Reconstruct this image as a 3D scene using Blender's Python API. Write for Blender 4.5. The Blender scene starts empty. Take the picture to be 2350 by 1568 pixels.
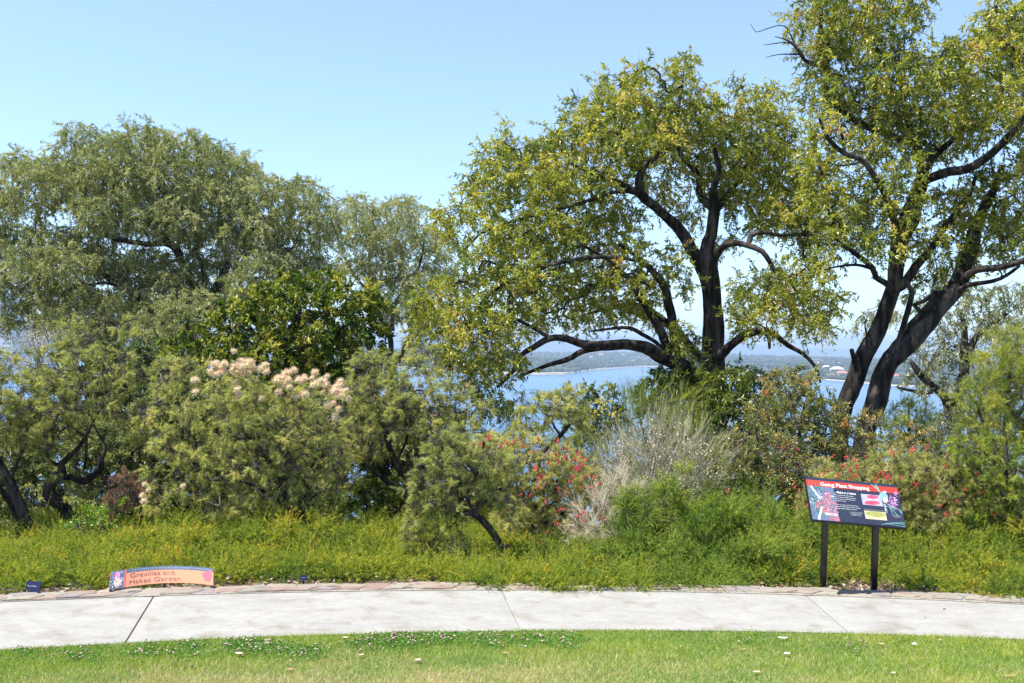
import bpy, math, random
import numpy as np
from mathutils import Vector, Matrix

# ------------------------------------------------------------------ camera, sky, sun, exposure
scene = bpy.context.scene
F, CZ, ROLL = 2285.0, 2.4, math.radians(1.0)      # focal length in photo units (2350 wide), eye height, camera roll
UC, VH = 1175.0, 795.0                            # centre column, horizon row
RV = np.array([math.cos(ROLL), 0, math.sin(ROLL)])
UV = np.array([-math.sin(ROLL), 0, math.cos(ROLL)])
cam_d = bpy.data.cameras.new('camera')
cam_d.sensor_width = 36.0
cam_d.lens = 36.0 * F / 2350.0
cam_d.shift_y = (VH - 784.0) / 2350.0
cam_d.clip_start, cam_d.clip_end = 0.1, 60000
cam = bpy.data.objects.new('camera', cam_d)
scene.collection.objects.link(cam)
cam.matrix_world = Matrix(((RV[0], UV[0], 0, 0), (0, 0, -1, 0), (RV[2], UV[2], 0, CZ), (0, 0, 0, 1)))
scene.camera = cam

SUN_EL, SUN_AZ = math.radians(66), math.radians(-112)   # azimuth measured from +Y towards +X: the sun stands high on the left, behind the camera
world = bpy.data.worlds.new('World')
scene.world = world
world.use_nodes = True
wn = world.node_tree.nodes
sky = wn.new('ShaderNodeTexSky')
sky.sky_type = 'NISHITA'
sky.sun_disc = False
sky.sun_elevation = SUN_EL
sky.sun_rotation = SUN_AZ
sky.air_density, sky.dust_density, sky.ozone_density = 1.0, 0.05, 1.7
sky.altitude = 60
wn['Background'].inputs['Strength'].default_value = 0.106
# the clear spring air: the band just above the horizon keeps a pale blue instead of the model's white glare
wl_ = world.node_tree.links
tcw = wn.new('ShaderNodeTexCoord'); sep = wn.new('ShaderNodeSeparateXYZ'); rw = wn.new('ShaderNodeValToRGB'); mw = wn.new('ShaderNodeMix')
rw.color_ramp.elements[0].position, rw.color_ramp.elements[0].color = 0.0, (.70, .81, .98, 1)
rw.color_ramp.elements[1].position, rw.color_ramp.elements[1].color = 0.34, (.97, .945, 1, 1)
mw.data_type, mw.blend_type = 'RGBA', 'MULTIPLY'; mw.inputs[0].default_value = 1.0
wl_.new(tcw.outputs['Generated'], sep.inputs[0]); wl_.new(sep.outputs['Z'], rw.inputs[0])
wl_.new(sky.outputs[0], mw.inputs[6]); wl_.new(rw.outputs[0], mw.inputs[7])
wl_.new(mw.outputs[2], wn['Background'].inputs['Color'])

sun_d = bpy.data.lights.new('sun', 'SUN')
sun_d.energy, sun_d.angle, sun_d.color = 4.3, math.radians(0.53), (1.0, 0.955, 0.88)
sun = bpy.data.objects.new('sun', sun_d)
scene.collection.objects.link(sun)
sdir = Vector((math.sin(SUN_AZ) * math.cos(SUN_EL), math.cos(SUN_AZ) * math.cos(SUN_EL), math.sin(SUN_EL)))
sun.rotation_euler = sdir.to_track_quat('Z', 'Y').to_euler()
sun.location = (0, 0, 30)

vs = scene.view_settings
vs.view_transform, vs.look, vs.exposure, vs.gamma = 'Standard', 'None', 1.38, 1.0
cy = scene.cycles
cy.max_bounces, cy.diffuse_bounces, cy.glossy_bounces = 6, 3, 2
cy.transmission_bounces, cy.transparent_max_bounces, cy.volume_bounces = 3, 6, 0
cy.sample_clamp_indirect = 6
cy.use_denoising = True

# ------------------------------------------------------------------ helpers
rng = np.random.default_rng(7)
C = scene.collection


def W(u, v, D):
    """photo coordinates (2350 x 1568) at depth D metres -> world"""
    a, b = (u - UC) / F, (VH - v) / F
    return np.array([0, D, CZ]) + D * (a * RV + b * UV)


def G(u, v, z=0.0):
    """photo coordinates -> point on the level plane z"""
    a, b = (u - UC) / F, (VH - v) / F
    d = np.array([0, 1.0, 0]) + a * RV + b * UV
    t = (z - CZ) / d[2]
    return np.array([0, 0, CZ]) + t * d


def rowat(u):
    return VH + (u - UC) * math.tan(ROLL)


def gz(x, y):
    """height of the ground on the garden side"""
    y = np.asarray(y, float)
    z = np.where(y < 11.5, 0.0, -0.06 * (y - 11.5))
    z = z + np.where(y > 15, -0.30 * (y - 15), 0)
    return np.maximum(z, -62.5)


def tag(o, label=None, cat=None, group=None, kind=None):
    if label: o['label'] = label
    if cat: o['category'] = cat
    if group: o['group'] = group
    if kind: o['kind'] = kind
    return o


def empty(name, loc):
    o = bpy.data.objects.new(name, None)
    o.empty_display_size = 0.2
    o.location = loc
    C.objects.link(o)
    return o


def link(name, me, parent=None, mat=None):
    o = bpy.data.objects.new(name, me)
    C.objects.link(o)
    if mat is not None:
        for m in (mat if isinstance(mat, (list, tuple)) else [mat]):
            me.materials.append(m)
    if parent is not None:
        o.parent = parent
    return o


class MB:
    """collects vertices and faces (tris or quads), with a per-vertex tint and a per-face material slot"""
    def __init__(s):
        s.v, s.f3, s.f4, s.t, s.n, s.m3, s.m4 = [], [], [], [], 0, [], []

    def add(s, v, f, tint=0.5, mi=0):
        v = np.asarray(v, np.float32).reshape(-1, 3)
        f = np.asarray(f, np.int64)
        s.v.append(v)
        t = np.full(len(v), tint, np.float32) if np.isscalar(tint) else np.asarray(tint, np.float32)
        s.t.append(t)
        if f.shape[1] == 3:
            s.f3.append(f + s.n); s.m3.append(np.full(len(f), mi))
        else:
            s.f4.append(f + s.n); s.m4.append(np.full(len(f), mi))
        s.n += len(v)
        return s

    def box(s, c, size, ax=None, tint=0.5, mi=0):
        ax = np.eye(3) if ax is None else np.asarray(ax)
        h = np.array(size) / 2
        sg = np.array([[-1, -1, -1], [1, -1, -1], [1, 1, -1], [-1, 1, -1], [-1, -1, 1], [1, -1, 1], [1, 1, 1], [-1, 1, 1]])
        v = np.asarray(c) + (sg * h) @ ax
        s.add(v, [[0, 3, 2, 1], [4, 5, 6, 7], [0, 1, 5, 4], [1, 2, 6, 5], [2, 3, 7, 6], [3, 0, 4, 7]], tint, mi)
        return s

    def mesh(s, name, origin=(0, 0, 0), smooth=False):
        me = bpy.data.meshes.new(name)
        v = (np.concatenate(s.v) - np.asarray(origin, np.float32)).astype(np.float32)
        f3 = np.concatenate(s.f3) if s.f3 else np.zeros((0, 3), np.int64)
        f4 = np.concatenate(s.f4) if s.f4 else np.zeros((0, 4), np.int64)
        me.vertices.add(len(v)); me.vertices.foreach_set('co', v.ravel())
        nl = f3.size + f4.size
        me.loops.add(nl)
        me.loops.foreach_set('vertex_index', np.concatenate([f3.ravel(), f4.ravel()]).astype(np.int32))
        me.polygons.add(len(f3) + len(f4))
        st = np.concatenate([np.arange(len(f3)) * 3, f3.size + np.arange(len(f4)) * 4]).astype(np.int32)
        me.polygons.foreach_set('loop_start', st)
        mi = np.concatenate(s.m3 + s.m4) if (s.m3 or s.m4) else np.zeros(0)
        if mi.any():
            me.polygons.foreach_set('material_index', mi.astype(np.int32))
        me.polygons.foreach_set('use_smooth', np.full(len(st), smooth))
        at = me.attributes.new('tint', 'FLOAT', 'POINT')
        at.data.foreach_set('value', np.concatenate(s.t))
        me.update(calc_edges=True)
        return me

    def obj(s, name, mat, parent=None, smooth=False):
        org = np.zeros(3); q = parent
        while q is not None:
            org = org + np.array(q.location); q = q.parent
        return link(name, s.mesh(name, org, smooth), parent, mat)


def norm(a):
    return a / np.maximum(np.linalg.norm(a, axis=-1, keepdims=True), 1e-9)


def catmull(P, step):
    """P: (n, k) points -> resampled smooth curve"""
    P = np.asarray(P, float)
    if len(P) < 3:
        n = max(2, int(np.linalg.norm(P[-1, :3] - P[0, :3]) / step) + 1)
        return np.linspace(P[0], P[-1], n)
    Q = np.vstack([2 * P[0] - P[1], P, 2 * P[-1] - P[-2]])
    out = []
    for i in range(1, len(Q) - 2):
        n = max(1, int(np.linalg.norm(Q[i + 1, :3] - Q[i, :3]) / step))
        t = (np.arange(n) / n)[:, None]
        p0, p1, p2, p3 = Q[i - 1], Q[i], Q[i + 1], Q[i + 2]
        out.append(0.5 * (2 * p1 + (p2 - p0) * t + (2 * p0 - 5 * p1 + 4 * p2 - p3) * t ** 2 + (3 * p1 - p0 - 3 * p2 + p3) * t ** 3))
    out.append(P[-1:])
    return np.vstack(out)


def tube(mb, pts, rad, sides=8, knob=0.0, cap=True):
    """one long limb with a gnarled surface"""
    pts, rad = np.asarray(pts, float), np.asarray(rad, float)
    n = len(pts)
    T = norm(np.gradient(pts, axis=0))
    ref = np.array([0.31, 0.86, 0.4])
    A = norm(np.cross(T, ref)); B = np.cross(T, A)
    th = np.arange(sides) / sides * 2 * np.pi
    rr = rad[:, None] * np.ones(sides)
    if knob:
        ph = rng.uniform(0, 6.28, 8)
        s = np.arange(n)[:, None] * 1.0
        rid = rng.normal(0, 1, sides)[None] * np.ones((n, 1))                       # bark ridges that wander along the stem
        for _ in range(1, n): rid[_] = .86 * rid[_ - 1] + .5 * rng.normal(0, 1, sides)
        rr = rr * (1 + knob * (0.5 * np.sin(3 * th + s * 0.16 + ph[0]) + 0.4 * np.sin(2 * th - s * 0.27 + ph[1]) + .4 * np.sin(s * .33 + ph[3]) + 0.3 * np.sin(s * 0.61 + ph[4])) + .06 * np.clip(rid, -1.6, 1.6))
    V = pts[:, None] + rr[..., None] * (np.cos(th)[None, :, None] * A[:, None] + np.sin(th)[None, :, None] * B[:, None])
    i, j = np.meshgrid(np.arange(n - 1), np.arange(sides), indexing='ij')
    j2 = (j + 1) % sides
    f = np.stack([i * sides + j, i * sides + j2, (i + 1) * sides + j2, (i + 1) * sides + j], -1).reshape(-1, 4)
    mb.add(V.reshape(-1, 3), f, 0.5)
    if cap:
        e = np.vstack([V[-1], pts[-1:] + T[-1:] * rad[-1] * 0.5])
        mb.add(e, [[k, (k + 1) % sides, sides] for k in range(sides)], 0.5)


def tubes(mb, P, R, sides=4):
    """P (B,K,3), R (B,K): many thin branches at once"""
    B_, K = P.shape[:2]
    T = norm(np.gradient(P, axis=1))
    ref = norm(rng.normal(0, 1, (B_, 1, 3)))
    A = norm(np.cross(T, ref)); Bn = np.cross(T, A)
    th = np.arange(sides) / sides * 2 * np.pi
    V = P[:, :, None] + R[:, :, None, None] * (np.cos(th)[:, None] * A[:, :, None] + np.sin(th)[:, None] * Bn[:, :, None])
    b, i, j = np.meshgrid(np.arange(B_), np.arange(K - 1), np.arange(sides), indexing='ij')
    base = b * K * sides
    j2 = (j + 1) % sides
    f = np.stack([base + i * sides + j, base + i * sides + j2, base + (i + 1) * sides + j2, base + (i + 1) * sides + j], -1).reshape(-1, 4)
    mb.add(V.reshape(-1, 3), f, np.repeat(rng.uniform(0, 1, B_), K * sides))


def leaves(mb, pos, d, L, Wd, tint, fold=0.25, curl=0.25):
    """folded kite-shaped leaves: pos, d (N,3)"""
    N = len(pos)
    d = norm(d)
    s = norm(np.cross(d, rng.normal(0, 1, (N, 3))))
    nrm = np.cross(d, s)
    L = np.broadcast_to(L, N)[:, None]; Wd = np.broadcast_to(Wd, N)[:, None]
    mid = pos + d * L * 0.42
    a = mid + s * Wd * .5 + nrm * Wd * fold
    b = mid - s * Wd * .5 + nrm * Wd * fold
    tip = pos + d * L - nrm * L * curl * rng.uniform(-.2, 1, (N, 1))
    V = np.stack([pos, a, tip, b], 1).reshape(-1, 3)
    k = np.arange(N)[:, None] * 4
    f = np.concatenate([k + np.array([[0, 1, 2]]), k + np.array([[0, 2, 3]])])
    mb.add(V, f, np.repeat(np.broadcast_to(tint, N), 4))


def needles(mb, pos, d, L, Wd, tint):
    N = len(pos)
    d = norm(d)
    s = norm(np.cross(d, rng.normal(0, 1, (N, 3))))
    L = np.broadcast_to(L, N)[:, None]; Wd = np.broadcast_to(Wd, N)[:, None]
    V = np.stack([pos + s * Wd * .5, pos - s * Wd * .5, pos + d * L], 1).reshape(-1, 3)
    mb.add(V, np.arange(3 * N).reshape(-1, 3), np.repeat(np.broadcast_to(tint, N), 3))


# ------------------------------------------------------------------ materials
def new_mat(name):
    m = bpy.data.materials.new(name)
    m.use_nodes = True
    nt = m.node_tree
    return m, nt, nt.nodes, nt.links, nt.nodes['Principled BSDF']


def ramp(nodes, cols):
    r = nodes.new('ShaderNodeValToRGB')
    el = r.color_ramp.elements
    while len(el) < len(cols): el.new(0.5)
    for e, (p, c) in zip(el, cols):
        e.position = p; e.color = (*c, 1)
    return r


def noise(nodes, links, scale, detail=4, coord='Object', stretch=None, rough=0.55):
    tc = nodes.new('ShaderNodeTexCoord')
    n = nodes.new('ShaderNodeTexNoise')
    n.inputs['Scale'].default_value = scale; n.inputs['Detail'].default_value = detail; n.inputs['Roughness'].default_value = rough
    if stretch:
        mp = nodes.new('ShaderNodeMapping'); mp.inputs['Scale'].default_value = stretch
        links.new(tc.outputs[coord], mp.inputs[0]); links.new(mp.outputs[0], n.inputs['Vector'])
    else:
        links.new(tc.outputs[coord], n.inputs['Vector'])
    return n


def leaf_mat(name, cols, transl=0.3, rough=0.45, spec=0.5, warm=(1.25, 1.2, 0.6), gain=1.28):
    """leaf colour varies from leaf to leaf (attribute tint); part of the light passes through"""
    m, nt, nd, lk, p = new_mat(name)
    at = nd.new('ShaderNodeAttribute'); at.attribute_name = 'tint'
    r = ramp(nd, [(q, tuple(min(.8, x * gain) for x in c)) for q, c in cols])
    lk.new(at.outputs['Fac'], r.inputs[0])
    lk.new(r.outputs[0], p.inputs['Base Color'])
    p.inputs['Roughness'].default_value = rough
    p.inputs['Specular IOR Level'].default_value = spec
    tr = nd.new('ShaderNodeBsdfTranslucent')
    mul = nd.new('ShaderNodeMix'); mul.data_type = 'RGBA'; mul.blend_type = 'MULTIPLY'
    mul.inputs[0].default_value = 1.0
    lk.new(r.outputs[0], mul.inputs[6]); mul.inputs[7].default_value = (*warm, 1)
    lk.new(mul.outputs[2], tr.inputs['Color'])
    mx = nd.new('ShaderNodeMixShader'); mx.inputs[0].default_value = transl
    lk.new(p.outputs[0], mx.inputs[1]); lk.new(tr.outputs[0], mx.inputs[2])
    lk.new(mx.outputs[0], nd['Material Output'].inputs['Surface'])
    return m


def bark_mat(name, c1, c2, scale=9, bump=0.9, stretch=(1, 1, .2)):
    m, nt, nd, lk, p = new_mat(name)
    n = noise(nd, lk, scale, 8, stretch=stretch)
    r = ramp(nd, [(0.44, c1), (0.64, c2)])
    lk.new(n.outputs['Fac'], r.inputs[0]); lk.new(r.outputs[0], p.inputs['Base Color'])
    p.inputs['Roughness'].default_value = 0.9; p.inputs['Specular IOR Level'].default_value = 0.25
    b = nd.new('ShaderNodeBump'); b.inputs['Strength'].default_value = bump; b.inputs['Distance'].default_value = 0.04
    n2 = noise(nd, lk, scale * 2.2, 6, stretch=stretch)
    lk.new(n2.outputs['Fac'], b.inputs['Height']); lk.new(b.outputs[0], p.inputs['Normal'])
    return m


def plain(name, col, rough=0.6, spec=0.4, var=0.0, scale=20):
    m, nt, nd, lk, p = new_mat(name)
    p.inputs['Roughness'].default_value = rough; p.inputs['Specular IOR Level'].default_value = spec
    if var:
        n = noise(nd, lk, scale, 5)
        r = ramp(nd, [(0.3, tuple(c * (1 - var) for c in col)), (0.7, tuple(min(1, c * (1 + var)) for c in col))])
        lk.new(n.outputs['Fac'], r.inputs[0]); lk.new(r.outputs[0], p.inputs['Base Color'])
    else:
        p.inputs['Base Color'].default_value = (*col, 1)
    return m


def tint_mat(name, cols, rough=0.7, spec=0.3, bump=0.0, transl=0.0):
    m, nt, nd, lk, p = new_mat(name)
    at = nd.new('ShaderNodeAttribute'); at.attribute_name = 'tint'
    r = ramp(nd, cols)
    lk.new(at.outputs['Fac'], r.inputs[0]); lk.new(r.outputs[0], p.inputs['Base Color'])
    p.inputs['Roughness'].default_value = rough; p.inputs['Specular IOR Level'].default_value = spec
    if bump:
        n = noise(nd, lk, 40, 6); b = nd.new('ShaderNodeBump'); b.inputs['Strength'].default_value = bump; b.inputs['Distance'].default_value = .01
        lk.new(n.outputs['Fac'], b.inputs['Height']); lk.new(b.outputs[0], p.inputs['Normal'])
    return m


M = {}
M['marri'] = leaf_mat('marri_leaf', [(0, (.055, .092, .013)), (.35, (.17, .205, .024)), (.70, (.35, .345, .045)), (.96, (.49, .45, .11)), (1, (.32, .17, .07))], .46, .36, .5)
M['weep'] = leaf_mat('weeping_leaf', [(0, (.105, .14, .048)), (.5, (.235, .265, .105)), (1, (.41, .41, .23))], .46, .42, .5)
M['glossy'] = leaf_mat('glossy_leaf', [(0, (.018, .046, .005)), (.45, (.085, .13, .011)), (.8, (.27, .27, .028)), (1, (.44, .38, .09))], .36, .46, .3)
M['grev'] = leaf_mat('needle_leaf', [(0, (.125, .155, .052)), (.5, (.285, .31, .110)), (.9, (.47, .47, .185)), (1, (.42, .34, .16))], .56, .55, .3)
M['mat'] = leaf_mat('low_needle_leaf', [(0, (.034, .085, .008)), (.4, (.135, .205, .018)), (.78, (.34, .355, .032)), (1, (.50, .33, .035))], .44, .5, .4)
M['mound'] = leaf_mat('green_needle_leaf', [(0, (.04, .085, .010)), (.5, (.13, .205, .022)), (.9, (.28, .33, .045)), (1, (.38, .36, .07))], .44, .5, .4)
M['broom'] = leaf_mat('broom_leaf', [(0, (.05, .09, .014)), (.5, (.16, .21, .022)), (1, (.32, .34, .04))], .32, .5, .4)
M['pale'] = leaf_mat('pale_needle_leaf', [(0, (.16, .18, .06)), (.5, (.34, .34, .12)), (1, (.50, .47, .21))], .50, .55, .3)
M['filler'] = leaf_mat('dull_leaf', [(0, (.05, .075, .025)), (.5, (.11, .14, .05)), (1, (.22, .23, .10))], .3, .5, .3)
M['straw'] = leaf_mat('straw_leaf', [(0, (.20, .21, .12)), (.5, (.37, .35, .24)), (1, (.58, .52, .41))], .34, .6, .3, (1.1, 1.0, .85))
M['ruddy'] = leaf_mat('ruddy_leaf', [(0, (.06, .085, .025)), (.5, (.16, .18, .045)), (.8, (.29, .27, .07)), (1, (.42, .19, .05))], .32, .35, .55)
M['bright'] = leaf_mat('bright_leaf', [(0, (.05, .12, .01)), (.5, (.13, .24, .02)), (1, (.26, .32, .04))], .35, .35, .5)
M['gum'] = leaf_mat('gum_leaf', [(0, (.07, .095, .045)), (.5, (.17, .195, .095)), (1, (.34, .34, .19))], .30, .38, .55)
M['pine'] = leaf_mat('pine_leaf', [(0, (.07, .11, .022)), (.5, (.20, .24, .04)), (1, (.42, .40, .07))], .40, .55, .3)
M['brown'] = leaf_mat('dead_leaf', [(0, (.10, .055, .032)), (1, (.24, .13, .085))], .2, .7, .2, (1.1, 1, .8))
M['bark'] = bark_mat('dark_bark', (.010, .008, .007), (.085, .068, .056))
M['bark2'] = bark_mat('grey_bark', (.014, .012, .010), (.075, .062, .052), 16)
M['twig'] = bark_mat('grey_twig', (.05, .042, .036), (.17, .145, .125), 25, .3)
M['twigpale'] = bark_mat('pale_twig', (.22, .19, .15), (.46, .41, .34), 25, .3)


# ------------------------------------------------------------------ growing plants
def blob_clumps(blobs, D, spacing, depth, shell=.55, keep=1.0):
    """clump centres spread through the ellipsoids of a crown, none closer than `spacing`"""
    cand = []
    for b in blobs:
        u, v, ru, rv = b[:4]
        d = D + (b[4] if len(b) > 4 else 0)
        c = W(u, v, d)
        rx, rz = ru / F * d, rv / F * d
        ry = min(depth, 1.15 * rx + .25 * depth)
        n = int(9 * rx * ry * rz / spacing ** 3 * keep) + 5
        q = norm(rng.normal(0, 1, (n, 3))) * (rng.uniform(0, 1, (n, 1)) ** (1 / 3 * (1 - shell) + .12))
        cand.append(c + q * np.array([rx, ry, rz]))
    cand = np.vstack(cand)
    rng.shuffle(cand)
    acc = np.empty((len(cand), 3)); k = 0
    for p in cand:
        if k == 0 or ((acc[:k] - p) ** 2).sum(1).min() > spacing ** 2:
            acc[k] = p; k += 1
    return acc[:k]


def grow(skel, cl, jit=.13, sag=.10, K=4, rt=.006, ex=2.4, rcap=.022):
    """join every clump to the nearest living wood, shortest first; skel = (P, r) of fixed nodes"""
    N, n0 = len(cl), len(skel[0])
    tot = n0 + N * (K - 1)
    P = np.empty((tot, 3)); P[:n0] = skel[0]
    par = np.full(tot, -1)
    R = np.zeros(tot); R[:n0] = skel[1]
    d = np.full(N, 1e9); at = np.zeros(N, int)
    for i in range(0, n0):
        dd = np.linalg.norm(cl - P[i], axis=1) + .25
        m = dd < d
        d[m] = dd[m]; at[m] = i
    done = np.zeros(N, bool); cur = n0
    par_list = []
    for _ in range(N):
        j = int(np.argmin(np.where(done, 1e9, d)))
        done[j] = True
        a, b = P[at[j]], cl[j]
        L = np.linalg.norm(b - a)
        prev = at[j]; ids = [prev]
        for k in range(1, K):
            t = k / (K - 1)
            w = math.sin(math.pi * t)
            q = a + (b - a) * t + rng.normal(0, jit * L * w, 3) + np.array([0, 0, sag * L * w])
            P[cur] = q; par[cur] = prev; prev = cur; ids.append(cur); cur += 1
        par_list.append(ids)
        new = P[cur - K + 1:cur]
        dd = np.linalg.norm(cl[:, None] - new[None], axis=2)
        mm = dd.argmin(1); dv = dd[np.arange(N), mm]
        m = (dv < d) & ~done
        d[m] = dv[m]; at[m] = (cur - K + 1 + mm)[m]
    area = np.zeros(tot)
    leaf = np.ones(tot, bool)
    leaf[par[n0:]] = False
    area[n0:][leaf[n0:]] = rt ** ex
    for i in range(tot - 1, n0 - 1, -1):
        area[par[i]] += area[i]
    R[n0:] = np.minimum(area[n0:] ** (1 / ex), rcap)
    ids = np.array(par_list)
    BP = P[ids]
    BR = R[ids]
    BR[:, 0] = np.minimum(BR[:, 0], BR[:, 1] * 1.15)
    return BP, BR


def sprigs(cl, BP, k, Ls, m, droop, spread=1.0, out=0.6, center=None):
    """k sprigs per clump, m leaf positions on each: returns positions, sprig directions, stem segments"""
    N = len(cl)
    bd = norm(BP[:, -1] - BP[:, -2])
    d = bd[:, None] * out + rng.normal(0, spread * .6, (N, k, 3))
    d[..., 2] -= droop * .5
    d = norm(d).reshape(-1, 3)
    base = np.repeat(cl, k, 0) + rng.normal(0, .12 * Ls, (N * k, 3))
    L = Ls * rng.uniform(.6, 1.25, N * k)
    t = rng.uniform(.12, 1, (N * k, m))
    bend = np.array([0, 0, -1.0]) * droop * .5
    pos = base[:, None] + d[:, None] * (L[:, None] * t)[..., None] + bend * (L[:, None] * t ** 2)[..., None]
    dirs = np.repeat(d[:, None] + bend * .6, m, 1)
    end = base + d * L[:, None] + bend * L[:, None]
    mid = base + d * L[:, None] * .5 + bend * L[:, None] * .25
    return pos.reshape(-1, 3), dirs.reshape(-1, 3), np.stack([base, mid, end], 1), N * k


def skeleton(limbs, D):
    """limbs: lists of (u, v, radius in photo units[, depth offset]) -> list of (P, R)"""
    out = []
    for l in limbs:
        A = []
        for q in l:
            d = D + (q[3] if len(q) > 3 else 0)
            A.append([*W(q[0], q[1], d), q[2] / F * d])
        out.append(np.array(A))
    return out


def plant(name, label, cat, D, limbs, blobs, leafm, barkm, style, spacing, depth, base=None, crown='crown', trunk='trunk', limb='limb', twig='twig',
          k=5, Ls=.25, m=14, L=.1, Wd=.03, droop=.6, spread=1.0, out=.6, rt=.006, keep=1.0, shell=.55, jit=.13, sag=.1, tint=(.5, .22), tuft=1.0, knob=.13,
          group=None, sides=26, twigm=None, spurs=0, spurl=0, rcap=.022, stemr=.0022, step=.09):
    global rng
    rng = np.random.default_rng(abs(hash_name(name + label)) % (2 ** 31))
    sk = skeleton(limbs, D)
    if base is None:
        p0 = sk[0][0]
        base = (p0[0], p0[1], min(p0[2], float(gz(p0[0], p0[1]))))
    root = empty(name, base)
    tag(root, label, cat, group)
    SP, SR = [], []
    for i, A in enumerate(sk):
        c = catmull(A, step)
        if len(c) > 5:
            w = np.sin(np.linspace(0, np.pi, len(c)))[:, None] ** .5
            wob = np.cumsum(rng.normal(0, 1, (len(c), 3)), 0); wob -= np.linspace(0, 1, len(c))[:, None] * wob[-1]
            c[:, :3] += np.clip(wob, -3, 3) * np.minimum(c[:, 3:4], .10) * w * .10
        c[:, 3] = np.maximum(c[:, 3], .003)
        mb = MB()
        tube(mb, c[:, :3], c[:, 3], sides if A[0, 3] > .05 else 8, knob)
        mb.obj(trunk if i == 0 else limb, barkm, root, True)
        # wood from the lower trunk does not sprout
        s0 = int(len(c) * (.55 if i == 0 and len(sk) > 1 else .25))
        SP.append(c[s0:, :3]); SR.append(c[s0:, 3])
    cl = blob_clumps(blobs, D, spacing, depth, shell, keep)
    BP, BR = grow((np.vstack(SP), np.hstack(SR)), cl, jit, sag, rt=rt, rcap=rcap)
    cl = BP[:, -1]
    mb = MB()
    tubes(mb, BP, BR, 5)
    pos, dirs, seg, ns = sprigs(cl, BP, k, Ls, m, droop, spread, out)
    r = np.full((ns, 3), stemr) * np.array([1, .8, .3])
    tubes(mb, seg, r, 3)
    if spurs:
        i = rng.integers(0, len(BP), spurs)
        a = BP[i, rng.integers(1, 3, spurs)]
        dd = norm(rng.normal(0, 1, (spurs, 3))) * rng.uniform(.1, .4, (spurs, 1)) * max(Ls * 3, spurl)
        q = np.stack([a, a + dd * .5 + rng.normal(0, .03, (spurs, 3)), a + dd], 1)
        tubes(mb, q, np.full((spurs, 3), .004) * np.array([1, .7, .3]), 3)
    mb.obj(twig, twigm or barkm, root, True)
    n = len(pos)
    tc = np.repeat(rng.normal(0, 1, len(cl)), k * m)          # clump to clump
    ts = np.repeat(rng.normal(0, 1, ns), m)                   # sprig to sprig
    tt = np.clip(tint[0] + tint[1] * (.75 * tc + .55 * ts + .45 * rng.normal(0, 1, n)), 0, 1)
    mb = MB()
    if style == 'leaf':
        d = norm(norm(dirs) * .55 + rng.normal(0, .55, (n, 3)) - np.array([0, 0, droop * .55]))
        leaves(mb, pos, d, L * rng.uniform(.45, 1.4, n), Wd * rng.uniform(.7, 1.2, n), tt)
    else:
        d = norm(norm(dirs) * .75 + rng.normal(0, .55 * tuft, (n, 3)) - np.array([0, 0, droop * .3]))
        needles(mb, pos, d, L * rng.uniform(.6, 1.3, n), Wd * rng.uniform(.7, 1.3, n), tt)
    mb.obj(crown, leafm, root)
    print('PLANT', name, len(cl), 'clumps', n, 'leaves')
    return root, cl


def hash_name(s):
    h = 5381
    for ch in s:
        h = (h * 33 + ord(ch)) & 0x7fffffff
    return h

# ------------------------------------------------------------------ the setting: lawn, path, bed, river, far shore, hills
def curve_y(pts, xs):
    g = np.array([G(u, v, .035)[:2] for u, v in pts])
    # quadratic fit keeps the edge a clean arc and carries it on beyond the frame
    c = np.polyfit(g[:, 0], g[:, 1], 2)
    return np.polyval(c, xs)


XS = np.linspace(-7, 7, 141)
YFAR = curve_y([(0, 1382), (250, 1372.6), (490, 1363), (542, 1361), (788, 1358), (1081, 1356), (1536, 1357), (1744, 1361.6), (1848, 1366), (2021, 1374), (2160, 1379), (2350, 1386.5)], XS)
YNEAR = curve_y([(0, 1487), (286, 1475), (542, 1465), (903, 1451.5), (1265, 1442), (1536, 1443.6), (1952, 1454), (2350, 1465.4)], XS)
fy = lambda x: np.interp(x, XS, YFAR)
ny = lambda x: np.interp(x, XS, YNEAR)
EDGE = 0.26                                   # width of the stone edging


def sheet(name, xs, y0, y1, zf, mat, kind='structure', ny_=12):
    t = np.linspace(0, 1, ny_)
    X = np.repeat(xs[:, None], ny_, 1)
    Y = y0[:, None] + (y1 - y0)[:, None] * t
    Z = zf(X, Y)
    V = np.stack([X, Y, Z], -1).reshape(-1, 3)
    i, j = np.meshgrid(np.arange(len(xs) - 1), np.arange(ny_ - 1), indexing='ij')
    f = np.stack([i * ny_ + j, (i + 1) * ny_ + j, (i + 1) * ny_ + j + 1, i * ny_ + j + 1], -1).reshape(-1, 4)
    mb = MB(); mb.add(V, f)
    o = mb.obj(name, mat, None, True)
    return tag(o, kind=kind)


# mulch bed and the slope down to the river, one sheet
m, nt, nd, lk, p = new_mat('mulch')
n = noise(nd, lk, 22, 8); r = ramp(nd, [(.3, (.05, .036, .026)), (.55, (.15, .11, .08)), (.75, (.34, .27, .20))])
lk.new(n.outputs['Fac'], r.inputs[0]); lk.new(r.outputs[0], p.inputs['Base Color']); p.inputs['Roughness'].default_value = .95
b = nd.new('ShaderNodeBump'); b.inputs['Strength'].default_value = .8; b.inputs['Distance'].default_value = .03
lk.new(n.outputs['Fac'], b.inputs['Height']); lk.new(b.outputs[0], p.inputs['Normal'])
M['mulch'] = m
xs = np.concatenate([[-400, -200, -100, -50, -25], np.linspace(-14, 14, 113), [25, 50, 100, 200, 400]])
ys = np.concatenate([[-60, -20, 0, 5], np.linspace(8, 15, 60), np.linspace(15.5, 40, 30), np.linspace(45, 240, 30)])
X, Y = np.meshgrid(xs, ys, indexing='ij')
Z = gz(X, Y) - .03 + .02 * np.sin(X * 5.1 + Y * 3) * np.sin(Y * 4.3 - X * 1.7) * (Y > 10.6)
mb = MB()
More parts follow.
